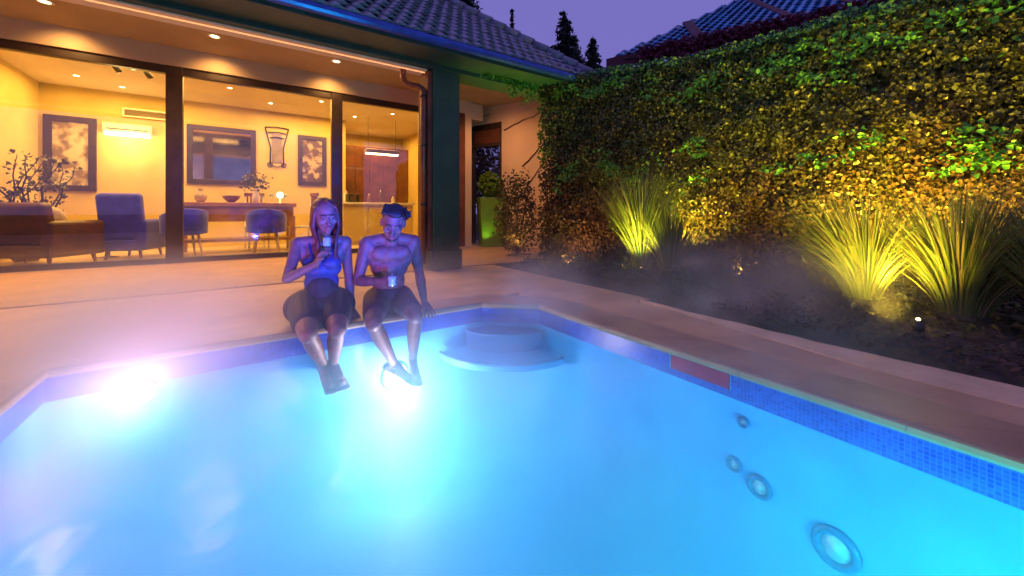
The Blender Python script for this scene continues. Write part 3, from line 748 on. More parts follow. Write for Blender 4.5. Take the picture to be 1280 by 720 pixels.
P = np.repeat(np.array([tuple(x) for x in tips]), 6, 0) + rng.normal(0, .05, (len(tips) * 6, 3)); V, F = leaves(P, rng.normal(0, 1, P.shape), .06); np_mesh('foliage', V, F, M['shrub'], t)
# small side table + glasses by armchair
t = thing('side_table', 'low pale side table between leather armchair and blue armchair', 'table', (-1.98, 9.35, .02))
MB().lathe([(.24, .48), (.25, .485), (.25, .505), (.24, .51)], n=24).obj('tabletop', M['white'], t, smooth=False); MB().lathe([(.14, 0), (.14, .015), (.02, .03), (.02, .48)], n=16).obj('pedestal', M['steel'], t, smooth=True)

# green planter in front of the side door
t = thing('planter', 'tall square lime green planter with leafy plant by the side door', 'planter', (4.62, 7.62, .01), R(-20))
mb = MB(); mb.add([(-.22, -.22, 0), (.22, -.22, 0), (.22, .22, 0), (-.22, .22, 0), (-.29, -.29, 1.12), (.29, -.29, 1.12), (.29, .29, 1.12), (-.29, .29, 1.12), (-.26, -.26, 1.12), (.26, -.26, 1.12), (.26, .26, 1.12), (-.26, .26, 1.12), (-.25, -.25, 1.05), (.25, -.25, 1.05), (.25, .25, 1.05), (-.25, .25, 1.05)],
   [(3, 2, 1, 0)] + [(b0 + i, b0 + (i + 1) % 4, b0 + 4 + (i + 1) % 4, b0 + 4 + i) for b0 in (0, 4, 8) for i in range(4)] + [(12, 13, 14, 15)])
mb.obj('pot', M['pot'], t, bevel=.006)
n = 900; P = rng.normal(0, 1, (n, 3)); P /= np.linalg.norm(P, axis=1)[:, None]; P = P * (rng.uniform(.3, 1, (n, 1)) ** .6) * [.30, .30, .30] + [0, 0, 1.42]
V, F = leaves(P, P - [0, 0, 1.3], .07); np_mesh('foliage', V, F, M['brightplant'], t)
MB().tube([(0, 0, 1.05), (.02, 0, 1.3), (0, .02, 1.5)], .015, 6).obj('stem', M['bark'], t)

# ------------------------------------------------------------------ hedge
hedge = thing('creeper_hedge', 'tall ivy clad boundary hedge lit yellow from below along the garden bed', 'hedge', (4.9, 1.5, 0))
HT = 2.86
ts = np.linspace(-3, 4.7, 60)
co = MB(); vs = []; fs = []
for i, t in enumerate(ts):
    s = hedge_s(t) + .26
    zt = HT - .08
    vs += [(s, t, 0), (s, t, zt), (s + .6, t, zt), (s + .6, t, 0)]
for i in range(len(ts) - 1):
    for k in range(3): fs.append((i * 4 + k, (i + 1) * 4 + k, (i + 1) * 4 + k + 1, i * 4 + k + 1))
fs += [(0, 1, 2, 3), tuple(4 * (len(ts) - 1) + k for k in (3, 2, 1, 0))]
co.add(vs, fs); co.obj('twig_core', M['hedgecore'], hedge, True)
def face_pts(n, tmin=-1.6, tmax=4.72):
    t = rng.uniform(tmin, tmax, n); z_ = rng.uniform(.02, HT, n)
    bul = np.array([noise.noise(Vector((a * 1.3, b * 1.3, 0))) * .14 + noise.noise(Vector((a * 4.5, b * 4.5, 7))) * .12 for a, b in zip(t, z_)])
    s = np.array([hedge_s(a) for a in t]) + .04 - bul + rng.uniform(-.03, .10, n)
    return np.stack([s, t, z_], 1)
off = np.array(hedge.location)
P = face_pts(95000); nn = np.tile([-1, -.25, .35], (len(P), 1)).astype(float)
V, F = leaves(P - off, nn, .037, .8, .7, .2); np_mesh('foliage', V, F, M['hedge'], hedge)
# end face at the column side
n = 5000; P = np.stack([3.80 + rng.uniform(-.02, .75, n), 4.72 + rng.uniform(-.05, .08, n), rng.uniform(0, HT, n)], 1)
V, F = leaves(P - off, np.tile([0, 1., .3], (n, 1)), .045); np_mesh('end_foliage', V, F, M['hedge'], hedge)
# young green sprays
sp = []
for k in range(150):
    t = random.uniform(-.8, 4.5); z_ = random.uniform(1.1, 2.7); 
    if noise.noise(Vector((t * .9, z_ * 1.3, 31))) < .02: continue
    s = hedge_s(t); n = random.randint(14, 46); r = random.uniform(.05, .15); dx = random.uniform(-.6, .6)
    q = rng.normal(0, 1, (n, 3)) * [.03, r, r * .45]; q[:, 2] -= q[:, 1] * dx
    sp.append(q + [s - .10, t, z_])
P = np.concatenate(sp); V, F = leaves(P - off, np.tile([-1, -.2, .6], (len(P), 1)), .042, .75, .6); np_mesh('young_shoots', V, F, M['hedgegreen'], hedge)
# clipped top
n = 12000; t = rng.uniform(-1.6, 4.75, n); s = np.array([hedge_s(a) for a in t]) + rng.uniform(-.06, .7, n)
zz = HT - .02 + np.array([.05 * noise.noise(Vector((a * 2, b * 2, 4))) for a, b in zip(s, t)]) + rng.uniform(-.05, .05, n)
P = np.stack([s, t, zz], 1); V, F = leaves(P - off, np.tile([0, 0, 1.], (n, 1)), .045, .7, .7); np_mesh('top_foliage', V, F, M['hedgetop'], hedge)

# creeper on the right end of the beam
cre = thing('beam_creeper', 'bright green creeper trailing over the right end of the patio beam', 'climbing plant', (3.2, 4.8, 2.8))
pts = []
for k in range(100):
    x = 2.5 + 1.5 * random.random() ** .6; dens = (x - 2.4) / 1.6
    if random.random() > dens + .25: continue
    c = np.array([x, 4.80 + random.uniform(-.03, .05), 2.93 + random.uniform(-.14, .10)]); pts.append(c + rng.normal(0, 1, (44, 3)) * [.13, .035, .045])
for k in range(26):
    x = random.uniform(3.2, 4.05); L_ = random.uniform(.1, .40); pts.append(np.stack([x + rng.normal(0, .015, 16), 4.82 + rng.normal(0, .02, 16), 2.85 - rng.uniform(0, L_, 16)], 1))
P = np.concatenate(pts) - np.array(cre.location); V, F = leaves(P, np.tile([-.2, -1, .4], (len(P), 1)), .055, .5, .5); np_mesh('foliage', V, F, M['hedgegreen'], cre)
MB().tube([(x, 4.84, 2.88 + .05 * math.sin(x * 7)) for x in np.linspace(2.5, 4.1, 14)], .012, 6).obj('stem', M['bark'], cre, True)
# bare vine on the side wall
vn = thing('wall_vine', 'thin bare vine stems running across the cream side wall', 'climbing plant', tuple(W @ Vector((2.2, -.01, 2.0))))
mb = MB()
for (a0, z0, a1, z1) in ((.4, 2.98, 1.3, 3.16), (1.7, 2.72, 2.9, 3.0), (2.2, 1.8, 3.0, 2.5), (2.0, 1.0, 2.8, 1.9)):
    mb.tube([W @ Vector((a0 + (a1 - a0) * k / 9, -.015, z0 + (z1 - z0) * k / 9 + random.uniform(-.03, .03))) for k in range(10)], [.014 - .001 * k for k in range(10)], 6)
mb.obj('stem', M['bark'], vn, True)

def bush(name, label, cat, loc, r, n, size, m, group=None, stems=6):
    t = thing(name, label, cat, loc, 0, group)
    P = rng.normal(0, 1, (n, 3)); P /= np.linalg.norm(P, axis=1)[:, None]
    rad = rng.uniform(.25, 1, (n, 1)) ** .5
    lump = np.array([1 + .35 * noise.noise(Vector(p_) * 2.2 + Vector(loc)) for p_ in P])[:, None]
    P = P * rad * lump * np.array(r) + [0, 0, r[2] * .95]; P[:, 2] = np.maximum(P[:, 2], .02)
    V, F = leaves(P, P - [0, 0, r[2] * .5], size); np_mesh('foliage', V, F, M[m], t)
    mb = MB()
    for k in range(stems):
        a = 6.28 * k / stems; mb.tube([(0, 0, -.02), (math.cos(a) * r[0] * .3, math.sin(a) * r[1] * .3, r[2] * .8), (math.cos(a) * r[0] * .6, math.sin(a) * r[1] * .6, r[2] * 1.5)], [.012, .008, .004], 5)
    mb.obj('stem', M['bark'], t); return t
bush('wall_shrub', 'loose twiggy shrub lit orange against the cream side wall', 'shrub', (4.05, 5.75, .0), (.42, .42, .80), 2200, .05, 'shrub')
for i, (s, t, r, lb) in enumerate(((3.55, 2.1, .20, 'low dark shrub right of the left garden light'), (3.95, 2.05, .30, 'broad low shrub between the two grass groups by the hedge foot'), (4.15, 1.5, .32, 'low reddish shrub just left of the big grass clumps'), (4.3, 2.4, .28, 'low shrub at hedge foot right of the far grass clump'))):
    bush('low_shrub', lb, 'shrub', (s, t, .04), (r, r, r * .75), 700, .04, 'shrub', 'low shrubs in the garden bed', 4)

gp = []
for k in range(230):
    t = random.uniform(-.6, 4.5); a = random.random(); s0 = 3.35 + (hedge_s(t) - 3.5) * a ** .8
    if noise.noise(Vector((s0 * 1.4, t * 1.4, 9))) < -.12: continue
    n = random.randint(18, 46); rr = random.uniform(.06, .15)
    q = rng.normal(0, 1, (n, 3)) * [rr * .7, rr * .7, rr * .5]; q[:, 2] = np.abs(q[:, 2]); gp.append(q + [s0, t, .05])
P = np.concatenate(gp); V, F = leaves(P, np.tile([-.2, -.2, 1.], (len(P), 1)), .045, .6, .7)
tag(np_mesh('ground_cover', V, F, leaf_mat('ground_cover_leaves', [(.025, .04, .02), (.06, .05, .03), (.04, .06, .02)], rand=.8)), kind='stuff')
def grass(label, loc, n, hgt, spread, lean=(0, 0)):
    t = thing('ornamental_grass', label, 'ornamental grass', loc, 0, 'ornamental grass clumps')
    V = []; F = []; K = 7
    for i in range(n):
        a = random.uniform(0, 6.28); q = random.random() ** .7
        L_ = hgt * random.uniform(.65, 1.12); out = spread * q * random.uniform(.7, 1.15)
        b = Vector((math.cos(a), math.sin(a), 0)); base = b * q * .10; w_ = random.uniform(.0035, .006)
        side = Vector((-b.y, b.x, 0)).lerp(Vector((random.uniform(-1, 1), random.uniform(-1, 1), 0)), .5).normalized()
        o = len(V); droop = random.uniform(.0, .30) * q + (random.uniform(.2, .5) if random.random() < .12 else 0)
        for k in range(K + 1):
            u = k / K; c = base + b * out * (u ** 1.75) + Vector((lean[0], lean[1], 0)) * u * u + Vector((0, 0, L_ * (u - droop * u ** 3)))
            ww = w_ * (1 - u ** 2 * .9); V += [c - side * ww, c + side * ww]
        for k in range(K): F.append((o + 2 * k, o + 2 * k + 1, o + 2 * k + 3, o + 2 * k + 2))
    np_mesh('blades', np.array([tuple(v_) for v_ in V]), np.array(F), M['grass'], t)
    MB().sph((0, 0, .03), (.13, .13, .07)).obj('root_crown', M['soil'], t, smooth=True)
    return t
grass('tall spiky grass clump lit yellow green, farthest along the hedge', (4.02, 3.02, .04), 1000, 1.30, .66)
grass('small grass clump right of the far tall grass clump', (4.0, 2.62, .04), 500, .90, .48)
grass('wide grass clump, middle of the row, left of the nearest clump', (4.05, .95, .05), 1000, .90, .56, (-.10, .10))
grass('grass clump nearest the camera at the right edge', (3.98, .42, .05), 1000, .92, .56, (0, -.06))
grass('dim grass clump cut by the right edge of the picture', (3.92, -.02, .05), 900, .90, .55)

def garden_spot(loc, label, tgt):
    t = thing('garden_spotlight', label, 'garden light', loc, 0, 'small ground spotlights in the garden bed')
    MB().lathe([(.03, 0), (.03, .02), (.008, .03), (.008, .06)], n=16).obj('stake', M['dark'], t, smooth=True)
    d_ = (Vector(tgt) - Vector(loc)).normalized(); b_ = Vector((0, 0, .075))
    h = MB().tube([b_ - d_ * .04, b_ + d_ * .03], [.024, .034], 16, caps=True).obj('head', M['dark'], t, smooth=True)
    MB().tube([b_ + d_ * .0305, b_ + d_ * .034], [.028, .028], 16).obj('lens', M['spotglow'], h)
    MB().sph(b_ + Vector((0, 0, .033)), .010).obj('side_lens', M['spotglow'], h, smooth=True)
    return d_
garden_spot((3.72, 2.80, .05), 'small ground spotlight in front of the far tall grass', (4.8, 3.1, 1.2))
garden_spot((3.30, .52, .05), 'small ground spotlight in front of the near grass clumps', (5.2, 1.0, 1.2))

# ------------------------------------------------------------------ beyond: neighbour house, trees
nb = thing('neighbour_house', 'dark red neighbouring house with blue sky glints coloured into its tiled roof beyond the hedge', 'house', (11, 6.5, 0))
def CW(X, Y, z_): return Vector((X * .8247 + Y * .5655, -X * .5655 + Y * .8247, z_))
E0 = CW(2.75, 11.2, 5.25); E1 = CW(14.5, 7.6, 6.45); U = (E1 - E0); UL2 = U.length; U.normalize()
nrmh = Vector((-U.y, U.x, 0)); nrmh = nrmh if nrmh.dot(CW(0, 1, 0)) > 0 else -nrmh
Vd = (nrmh * math.cos(R(33)) + Vector((0, 0, math.sin(R(33))))).normalized()
V, F = tiled(E0, U, Vd, UL2, 5.6, .26, .30, clip=lambda v: (v * .80, UL2), amp=.05)
nr = MB().add(V, F).obj('roof', M['tileglint'], nb, True)
dn = Vector((0, 0, -.03))
MB().quad(E0 + dn, E1 + dn, E1 + Vd * 5.6 + dn, E0 + Vd * 5.6 + U * 4.5 + dn).obj('roof_deck', M['maroon'], nr, True)
Bk = E0 + U * 4.5 + Vd * 5.6
mb = MB()
for (a, b, c_) in ((E0 + U * .1 + nrmh * .3, E1 + nrmh * .3, 0),):
    lo = [Vector((a.x, a.y, 0)), Vector((b.x, b.y, 0)), Vector((b.x, b.y, 0)) + nrmh * 7, Vector((a.x, a.y, 0)) + nrmh * 7]
    hi_ = [v_ + Vector((0, 0, 5.0)) for v_ in lo]
    mb.add(lo + hi_, [(i, (i + 1) % 4, 4 + (i + 1) % 4, 4 + i) for i in range(4)] + [(4, 5, 6, 7)])
mb.obj('wall', M['maroon'], nb, True)
fm = MB(); 
for (z0, z1, o_) in ((-.32, .0, 0.0),):
    a = E0 - nrmh * .04; b = E1 - nrmh * .04
    fm.add([a + Vector((0, 0, z0)), b + Vector((0, 0, z0)), b + Vector((0, 0, z1)), a + Vector((0, 0, z1)), a + nrmh * .1 + Vector((0, 0, z0)), b + nrmh * .1 + Vector((0, 0, z0)), b + nrmh * .1 + Vector((0, 0, z1)), a + nrmh * .1 + Vector((0, 0, z1))], [(0, 1, 2, 3), (7, 6, 5, 4), (0, 4, 5, 1), (3, 2, 6, 7), (0, 3, 7, 4), (1, 5, 6, 2)])
fm.obj('fascia', M['maroon'], nb, True)
for u0, wd in ((2.35, .30), (4.6, .22), (6.0, .16)):
    a = E0 + U * u0; up_ = U.cross(Vd).normalized()
    mb = MB(); q = [a - up_ * .05, a + U * wd - up_ * .05, a + U * wd + Vd * min(5.5, u0 / .8) - up_ * .05, a + Vd * min(5.5, u0 / .8) - up_ * .05]
    mb.add(q + [v_ + up_ * .13 for v_ in q], [(3, 2, 1, 0), (4, 5, 6, 7), (0, 1, 5, 4), (1, 2, 6, 5), (2, 3, 7, 6), (3, 0, 4, 7)]); mb.obj('parapet_strip', M['maroon'], nr, True, bevel=.02)
# red creeper along the neighbour's eave
rcv = thing('red_creeper', 'dark red creeper hanging under the neighbouring roof edge', 'climbing plant', tuple(E0 + Vector((0, 0, -.4))))
n = 9000; u_ = rng.uniform(.9, 11, n); z_ = rng.uniform(-1.1, .10, n)
P = np.array([tuple(E0 + U * a - nrmh * (.06 + .14 * random.random()) + Vector((0, 0, b))) for a, b in zip(u_, z_)]) - np.array(rcv.location)
V, F = leaves(P, np.tile(tuple(-nrmh + Vector((0, 0, .3))), (n, 1)), .10); np_mesh('foliage', V, F, M['redleaf'], rcv)
MB().tube([E0 + U * a - nrmh * .08 + Vector((0, 0, -.2 + .08 * math.sin(a * 3))) for a in np.linspace(.5, 11, 40)], .02, 6).obj('stem', M['bark'], rcv, True)

def fir(label, loc, h, r, n):
    t = thing('fir_tree', label, 'tree', loc, 0, 'dark conifers beyond the roof')
    MB().tube([(0, 0, 0), (0, 0, h * .5), (0, 0, h)], [h * .018, h * .012, .01], 8).obj('trunk', M['bark'], t)
    lv = int(h / .28); P = []; Nn = []
    for k in range(lv):
        u = k / lv
        if u < .12: continue
        for j in range(9):
            a = random.uniform(0, 6.28); L_ = r * (1 - u) * random.uniform(.6, 1.1) + .08
            m_ = max(3, int(n * L_ / (r * lv * 9) * 2))
            x = np.linspace(.1, 1, m_) * L_
            P.append(np.stack([np.cos(a) * x, np.sin(a) * x, h * u - .28 * x + rng.normal(0, .05, m_)], 1) + rng.normal(0, .05 * L_ + .02, (m_, 3)))
    P = np.concatenate(P); V, F = leaves(P, rng.normal(0, 1, P.shape) + [0, 0, 1], .26, .35); np_mesh('crown', V, F, M['fir'], t)
for (lb, u, v, Y, r, n) in (('pointed dark fir standing highest above the roof end', 705, 12, 26, 5.6, 40000), ('shorter fir rising between the two roofs', 741, 45, 24, 4.2, 26000), ('small broad conifer at the right foot of the highest fir', 718, 42, 30, 5.5, 26000), ('dark tree crown behind the roof ridge at the top edge', 578, -60, 22, 5, 26000), ('thin leaning conifer left of the highest fir', 640, 10, 34, .8, 3000)):
    h = .8 + (265 - v) * Y / 480; q = CW((u - 640) / 480 * Y, Y, 0); fir(lb, tuple(q), h, r, n)

# ------------------------------------------------------------------ people
def frame_m(fwd, up=(0, 0, 1)):
    y = Vector(fwd).normalized(); x = y.cross(Vector(up)).normalized(); z_ = x.cross(y)
    return Matrix((x, y, z_)).transposed()      # local x=right of the person, y=forward, z=up
def skin_obj(name, mb, m, parent, voxel=.005, it=4, fac=.5):
    o = mb.obj(name, m, parent, True)
    md = o.modifiers.new('remesh', 'REMESH'); md.mode = 'VOXEL'; md.voxel_size = voxel; md.use_smooth_shade = True
    sm = o.modifiers.new('smooth', 'SMOOTH'); sm.factor = fac; sm.iterations = it
    dg = bpy.context.evaluated_depsgraph_get(); me = bpy.data.meshes.new_from_object(o.evaluated_get(dg))
    o.modifiers.clear(); o.data = me
    for p_ in me.polygons: p_.use_smooth = True
    if not me.materials: me.materials.append(m)
    return o
def hand(mb, wrist, palm_dir, palm_n, thumb_side, curl=.5, scale=1.0, spread=.18):
    """palm_dir: wrist->knuckles, palm_n: out of the palm, thumb_side: unit vector toward the thumb"""
    w_ = Vector(wrist); d_ = Vector(palm_dir).normalized(); nn = Vector(palm_n); nn = (nn - d_ * nn.dot(d_)).normalized(); ts_ = Vector(thumb_side); ts_ = (ts_ - d_ * ts_.dot(d_) - nn * ts_.dot(nn)).normalized()
    S = scale
    mb.cap(w_ - d_ * .01, w_ + d_ * .03 * S, .024 * S, .024 * S)
    for k in (-1.5, -.5, .5, 1.5): mb.cap(w_ + d_ * .015 * S + ts_ * k * .009 * S, w_ + d_ * .082 * S + ts_ * k * .0195 * S, .017 * S, .0135 * S)
    for k, Ln_ in ((1.5, .074), (.5, .084), (-.5, .078), (-1.5, .060)):
        p_ = w_ + d_ * .084 * S + ts_ * k * .0205 * S; dd = (d_ + ts_ * k * spread * .33).normalized(); r_ = .0092 * S
        for q, fr in enumerate((.42, .32, .26)):
            a = curl * (.7 + .35 * q); dd = (dd * math.cos(a) + nn * math.sin(a)).normalized() if q == 0 else (Matrix.Rotation(0, 3, 'X') @ dd)
            if q > 0:
                side = dd.cross(nn); perp = (nn - dd * nn.dot(dd)).normalized() if abs(nn.dot(dd)) < .98 else -d_
                dd = (dd * math.cos(a) + perp * math.sin(a)).normalized()
            e_ = p_ + dd * Ln_ * fr * S; mb.cap(p_, e_, r_, r_ * .92, 10); p_ = e_; r_ *= .92
    p_ = w_ + d_ * .025 * S + ts_ * .022 * S
    for q, (Ln_, r_) in enumerate(((.038, .014), (.030, .0115), (.024, .010))):
        dd = (ts_ * (.85 - .3 * q) + d_ * (.75 + .1 * q) + nn * (.25 + curl * .5 * (q + .5))).normalized()
        e_ = p_ + dd * Ln_ * S; mb.cap(p_, e_, r_ * S, r_ * .9 * S, 10); p_ = e_
def head_parts(mb, c, Fm, s=1.0, fem=False):
    def P_(x, y, z_): return Vector(c) + Fm @ (Vector((x, y, z_)) * s)
    def E_(p, r): mb.sph(P_(*p), tuple(q * s for q in r), Fm)
    E_((0, -.012, .035), (.074, .093, .083)); E_((0, .022, -.012), (.064, .068, .082)); E_((0, .040, -.050), (.047 if fem else .053, .046, .050))
    E_((0, .062, -.088), (.022 if fem else .030, .022, .020))
    E_((0, .078, .026), (.046, .014, .011)); 
    mb.cap(P_(0, .088, .012), P_(0, .112, -.026), .008 * s, .0125 * s); E_((.011, .098, -.030), (.009, .010, .008)); E_((-.011, .098, -.030), (.009, .010, .008))
    for q in (-1, 1):
        E_((q * .038, .066, -.018), (.022, .018, .020)); E_((q * .030, .078, .006), (.015, .012, .009))
        mb.sph(P_(q * .075, -.006, -.005), (.010 * s, .020 * s, .032 * s), Fm @ Matrix.Rotation(q * .3, 3, 'Z'))
    E_((0, .087, -.055), (.022, .010, .0065)); E_((0, .084, -.067), (.019, .011, .007))
    return P_
def face_bits(parent, P_, Fm, s):
    mb = MB()
    for q in (-1, 1): mb.sph(P_(q * .030, .0815, .009), (.0125 * s, .009 * s, .0075 * s), Fm)
    mb.obj('eyes', M['eye'], parent, True, smooth=True)
    mb = MB()
    for q in (-1, 1): mb.sph(P_(q * .030, .0885, .008), (.0055 * s, .004 * s, .0055 * s), Fm)
    mb.obj('irises', M['dark'], parent, True, smooth=True)
    mb = MB()
    for q in (-1, 1): mb.cap(P_(q * .014, .089, .029), P_(q * .046, .078, .030), .0042 * s, .003 * s, 8)
    mb.obj('eyebrows', M['hairm'], parent, True, smooth=True)
    MB().sph(P_(0, .0915, -.0545), (.021 * s, .0085 * s, .006 * s), Fm).sph(P_(0, .0895, -.0665), (.018 * s, .009 * s, .0065 * s), Fm).obj('lips', M['lip'], parent, True, smooth=True)
def foot(mb, ankle, toe, r=.032, s=1.0):
    a = Vector(ankle); t = Vector(toe); d_ = (t - a); hz = Vector((d_.x, d_.y, d_.z)).normalized(); side = hz.cross(Vector((0, 0, 1))).normalized(); up_ = side.cross(hz)
    heel = a - hz * .045 - up_ * .045
    mb.cap(a, heel, r * 1.0, .028); mb.cap(a, a + hz * .10 - up_ * .035, r, .028); mb.cap(heel, a + hz * .13 - up_ * .055, .026, .028)
    for k in (-1, 0, 1): mb.cap(a + hz * .04 - up_ * .04 + side * k * .012, a + hz * .145 - up_ * .062 + side * k * .024, .024, .018)
    for k, l in ((-2, .032), (-1, .036), (0, .034), (1, .030), (2, .026)):
        b_ = a + hz * .150 - up_ * .064 + side * k * .0165; mb.cap(b_, b_ + hz * l - up_ * .006, .0105, .009, 10)

# ---- man
man = thing('person', 'bare chested person with dark topknot sitting on the pool edge looking down at a glass', 'person', (.93, 3.10, 0))
def pm(x, y, z_): return Vector((.93 + x, 3.10 + y, z_))
ax = Vector((.96, -.20, 0)).normalized()
fw = Vector((-.20, -.98, 0)).normalized()
b = MB()
Tm = frame_m(fw)
hipR, hipL = pm(-.095, .01, .105), pm(.085, -.02, .105)
kR, kL = pm(-.235, -.43, .045), pm(.065, -.42, .045)
aR, aL = pm(-.060, -.320, -.300), pm(.080, -.320, -.300)
shR, shL = pm(-.172, -.005, .555), pm(.172, -.065, .555)
elR, elL = pm(-.245, -.02, .275), pm(.262, .03, .285)
wrR, wrL = pm(-.125, -.215, .285), pm(.262, -.085, .06)
def torso(b, hips, chestc, wid, dep, fem, g=0.0, top=True, Fm=Tm):
    pel, waist, rib, chest = chestc
    b.sph(pel, (wid[0] + g, dep[0] + g, .105 + g), Fm)
    b.sph(waist, (wid[1] + g, dep[1] + g, .115 + g), Fm)
    b.sph(rib, (wid[2] + g, dep[2] + g, .12 + g), Fm)
    if top: b.sph(chest, (wid[3] + g, dep[3] + g, .10 + g), Fm)
tc = (pm(-.005, .01, .115), pm(-.005, .0, .25), pm(0, -.01, .37), pm(0, -.03, .47))
torso(b, None, tc, (.155, .128, .148, .158), (.115, .092, .105, .098), False)
for q in (-1, 1):   # pectorals, shoulder blades, trapezius
    b.sph(pm(0, -.03, .475) + ax * q * .072 + fw * .062, (.078, .030, .062), Tm)
    b.sph(pm(0, -.02, .45) + ax * q * .08 - fw * .055, (.065, .04, .085), Tm)
    b.cap(pm(0, -.055, .60) , (shR if q < 0 else shL) + Vector((0, 0, .012)), .050, .048)
    b.cap(pm(0, -.03, .42) + ax * q * .10, (shR if q < 0 else shL), .07, .060)
for q, (s_, e_, w_) in enumerate(((shR, elR, wrR), (shL, elL, wrL))):
    b.sph(s_, (.062, .062, .062)); m_ = s_.lerp(e_, .45); b.cap(s_, m_, .056, .049); b.cap(m_, e_, .049, .037)
    m_ = e_.lerp(w_, .3); b.cap(e_, m_, .038, .042); b.cap(m_, w_, .042, .025)
for h_, k_, a_ in ((hipR, kR, aR), (hipL, kL, aL)):
    m_ = h_.lerp(k_, .4); b.cap(h_, m_, .092, .078); b.cap(m_, k_, .078, .052); b.sph(k_ + Vector((0, -.012, .004)), (.045, .045, .045))
    m_ = k_.lerp(a_, .32) + Vector((0, .018, 0)); b.cap(k_, m_, .046, .053); b.cap(m_, a_, .053, .030)
foot(b, aR, aR + Vector((.13, -.12, -.07))); foot(b, aL, aL + Vector((-.02, -.16, -.08)))
hc = pm(-.015, -.150, .715); Fh = frame_m(Vector((-.28, -.80, -.50)), (0, 0, 1)) @ Matrix.Rotation(R(-8), 3, 'Y')
b.cap(pm(0, -.05, .56), hc + Fh @ Vector((0, -.03, -.04)), .060, .056)
P_ = head_parts(b, hc, Fh, 1.12)
b.sph(P_(0, .052, -.082), (.046, .034, .030), Fh)
gm = pm(-.075, -.290, .285)   # glass centre
hand(b, wrR, gm - wrR + Vector((-.01, -.0, 0)), Vector((.5, -.6, 0)), Vector((0, 0, 1)), .62)
hand(b, wrL, Vector((.02, -.62, -.40)), Vector((0, -.2, -1)), Vector((-1, 0, 0)), .12, spread=.5)
bod = skin_obj('body', b, M['skinm'], man, .0045, 3)
face_bits(man, P_, Fh, 1.12)
h_ = MB(); s = 1.12
def HE(mb, P_, Fm, p, r, s): mb.sph(P_(*p), tuple(q * s for q in r), Fm)
HE(h_, P_, Fh, (0, -.028, .052), (.080, .088, .078), s); HE(h_, P_, Fh, (0, -.045, .0), (.074, .060, .080), s); HE(h_, P_, Fh, (0, .02, .092), (.055, .050, .030), s)
bun = hc + Vector((.088, .03, .060))
h_.cap(hc + Vector((.02, .0, .09)), bun, .06, .050)
for k in range(26):
    d_ = Vector((random.gauss(.3, 1), random.gauss(0, 1), random.gauss(.2, 1))).normalized(); h_.cap(bun, bun + d_ * random.uniform(.04, .066), .022, .009, 8)
for k in range(16):
    a = random.uniform(-.07, .07); h_.cap(P_(a, -.03, .12), P_(a * 1.2, .055, .088 + random.uniform(0, .02)), .009, .006, 8)
skin_obj('hair', h_, M['hairm'], man, .005, 2)
bd = MB(); 
for k in range(60):
    a = random.uniform(-1, 1); bd.cap(P_(a * .045, .075 - .03 * a * a, -.078 + random.uniform(-.012, .012) + .02 * a * a), P_(a * .045, .082 - .03 * a * a, -.100 + .03 * a * a), .0075, .004, 6)
skin_obj('beard', bd, M['hairm'], man, .005, 1)
sh_ = MB(); g = .012
sh_.sph(tc[0], (.155 + g, .115 + g, .10), Tm); sh_.sph(pm(-.005, .005, .17), (.142 + g, .10 + g, .05), Tm)
for h0, k0 in ((hipR, kR), (hipL, kL)):
    sh_.cap(h0, h0.lerp(k0, .40), .092 + g, .078 + g); sh_.cap(h0.lerp(k0, .4), h0.lerp(k0, .60), .078 + g, .073 + g)
skin_obj('swim_shorts', sh_, M['shorts'], man, .006, 3)

def tumbler(label, c, h=.10, r=.036, up=(0, 0, 1)):
    t = thing('tumbler', label, 'glass', tuple(c)); q = Vector(up).to_track_quat('Z', 'Y').to_matrix()
    MB().lathe([(r * .85, 0), (r, h), (r - .003, h), (r * .82, .008), (.0005, .008)], n=24, mtx=q).obj('glass_body', M['drink'], t, smooth=True)
    MB().lathe([(r * .80, .010), (r * .90, h * .72), (.0005, h * .73)], n=20, mtx=q).obj('drink', M['ice'], t, smooth=True)
tumbler('short tumbler of pale iced drink held by the bare chested person', gm + Vector((0.005, -.012, -.03)), .105, .034)

# ---- woman
wom = thing('person', 'person with long auburn hair in short black dress sitting on the pool edge sipping', 'person', (.44, 3.12, 0))
def pw(x, y, z_): return Vector((.44 + x, 3.12 + y, z_))
ax = Vector((.95, -.22, 0)).normalized(); fw = Vector((-.15, -.98, 0)).normalized(); Tw = frame_m(fw)
b = MB()
hipR, hipL = pw(-.10, -.01, .125), pw(.085, -.04, .125)
kR, kL = pw(-.135, -.42, .035), pw(.035, -.42, .035)
aR, aL = pw(-.020, -.255, -.245), pw(.040, -.250, -.245)
shR, shL = pw(-.148, .0, .575), pw(.150, -.05, .575)
elR, elL = pw(-.225, -.10, .345), pw(.192, .015, .315)
wrR, wrL = pw(-.060, -.205, .445), pw(.205, -.02, .062)
tw = (pw(-.008, -.005, .125), pw(0, -.02, .29), pw(0, -.03, .40), pw(0, -.03, .495))
torso(b, None, tw, (.168, .108, .125, .128), (.130, .082, .092, .085), True, Fm=Tw)
for q in (-1, 1):
    b.sph(pw(0, -.03, .445) + ax * q * .062 + fw * .072, (.055, .048, .055), Tw)
    b.cap(pw(0, -.045, .60), (shR if q < 0 else shL) + Vector((0, 0, .008)), .040, .040)
    b.cap(pw(0, -.03, .44) + ax * q * .075, (shR if q < 0 else shL), .058, .048)
    b.sph((hipR if q < 0 else hipL) + ax * q * .035 + Vector((0, .01, -.01)), (.098, .112, .10), Tw)
for q, (s_, e_, w_) in enumerate(((shR, elR, wrR), (shL, elL, wrL))):
    b.sph(s_, (.050, .050, .050)); m_ = s_.lerp(e_, .45); b.cap(s_, m_, .046, .040); b.cap(m_, e_, .040, .032)
    m_ = e_.lerp(w_, .3); b.cap(e_, m_, .033, .035); b.cap(m_, w_, .035, .021)
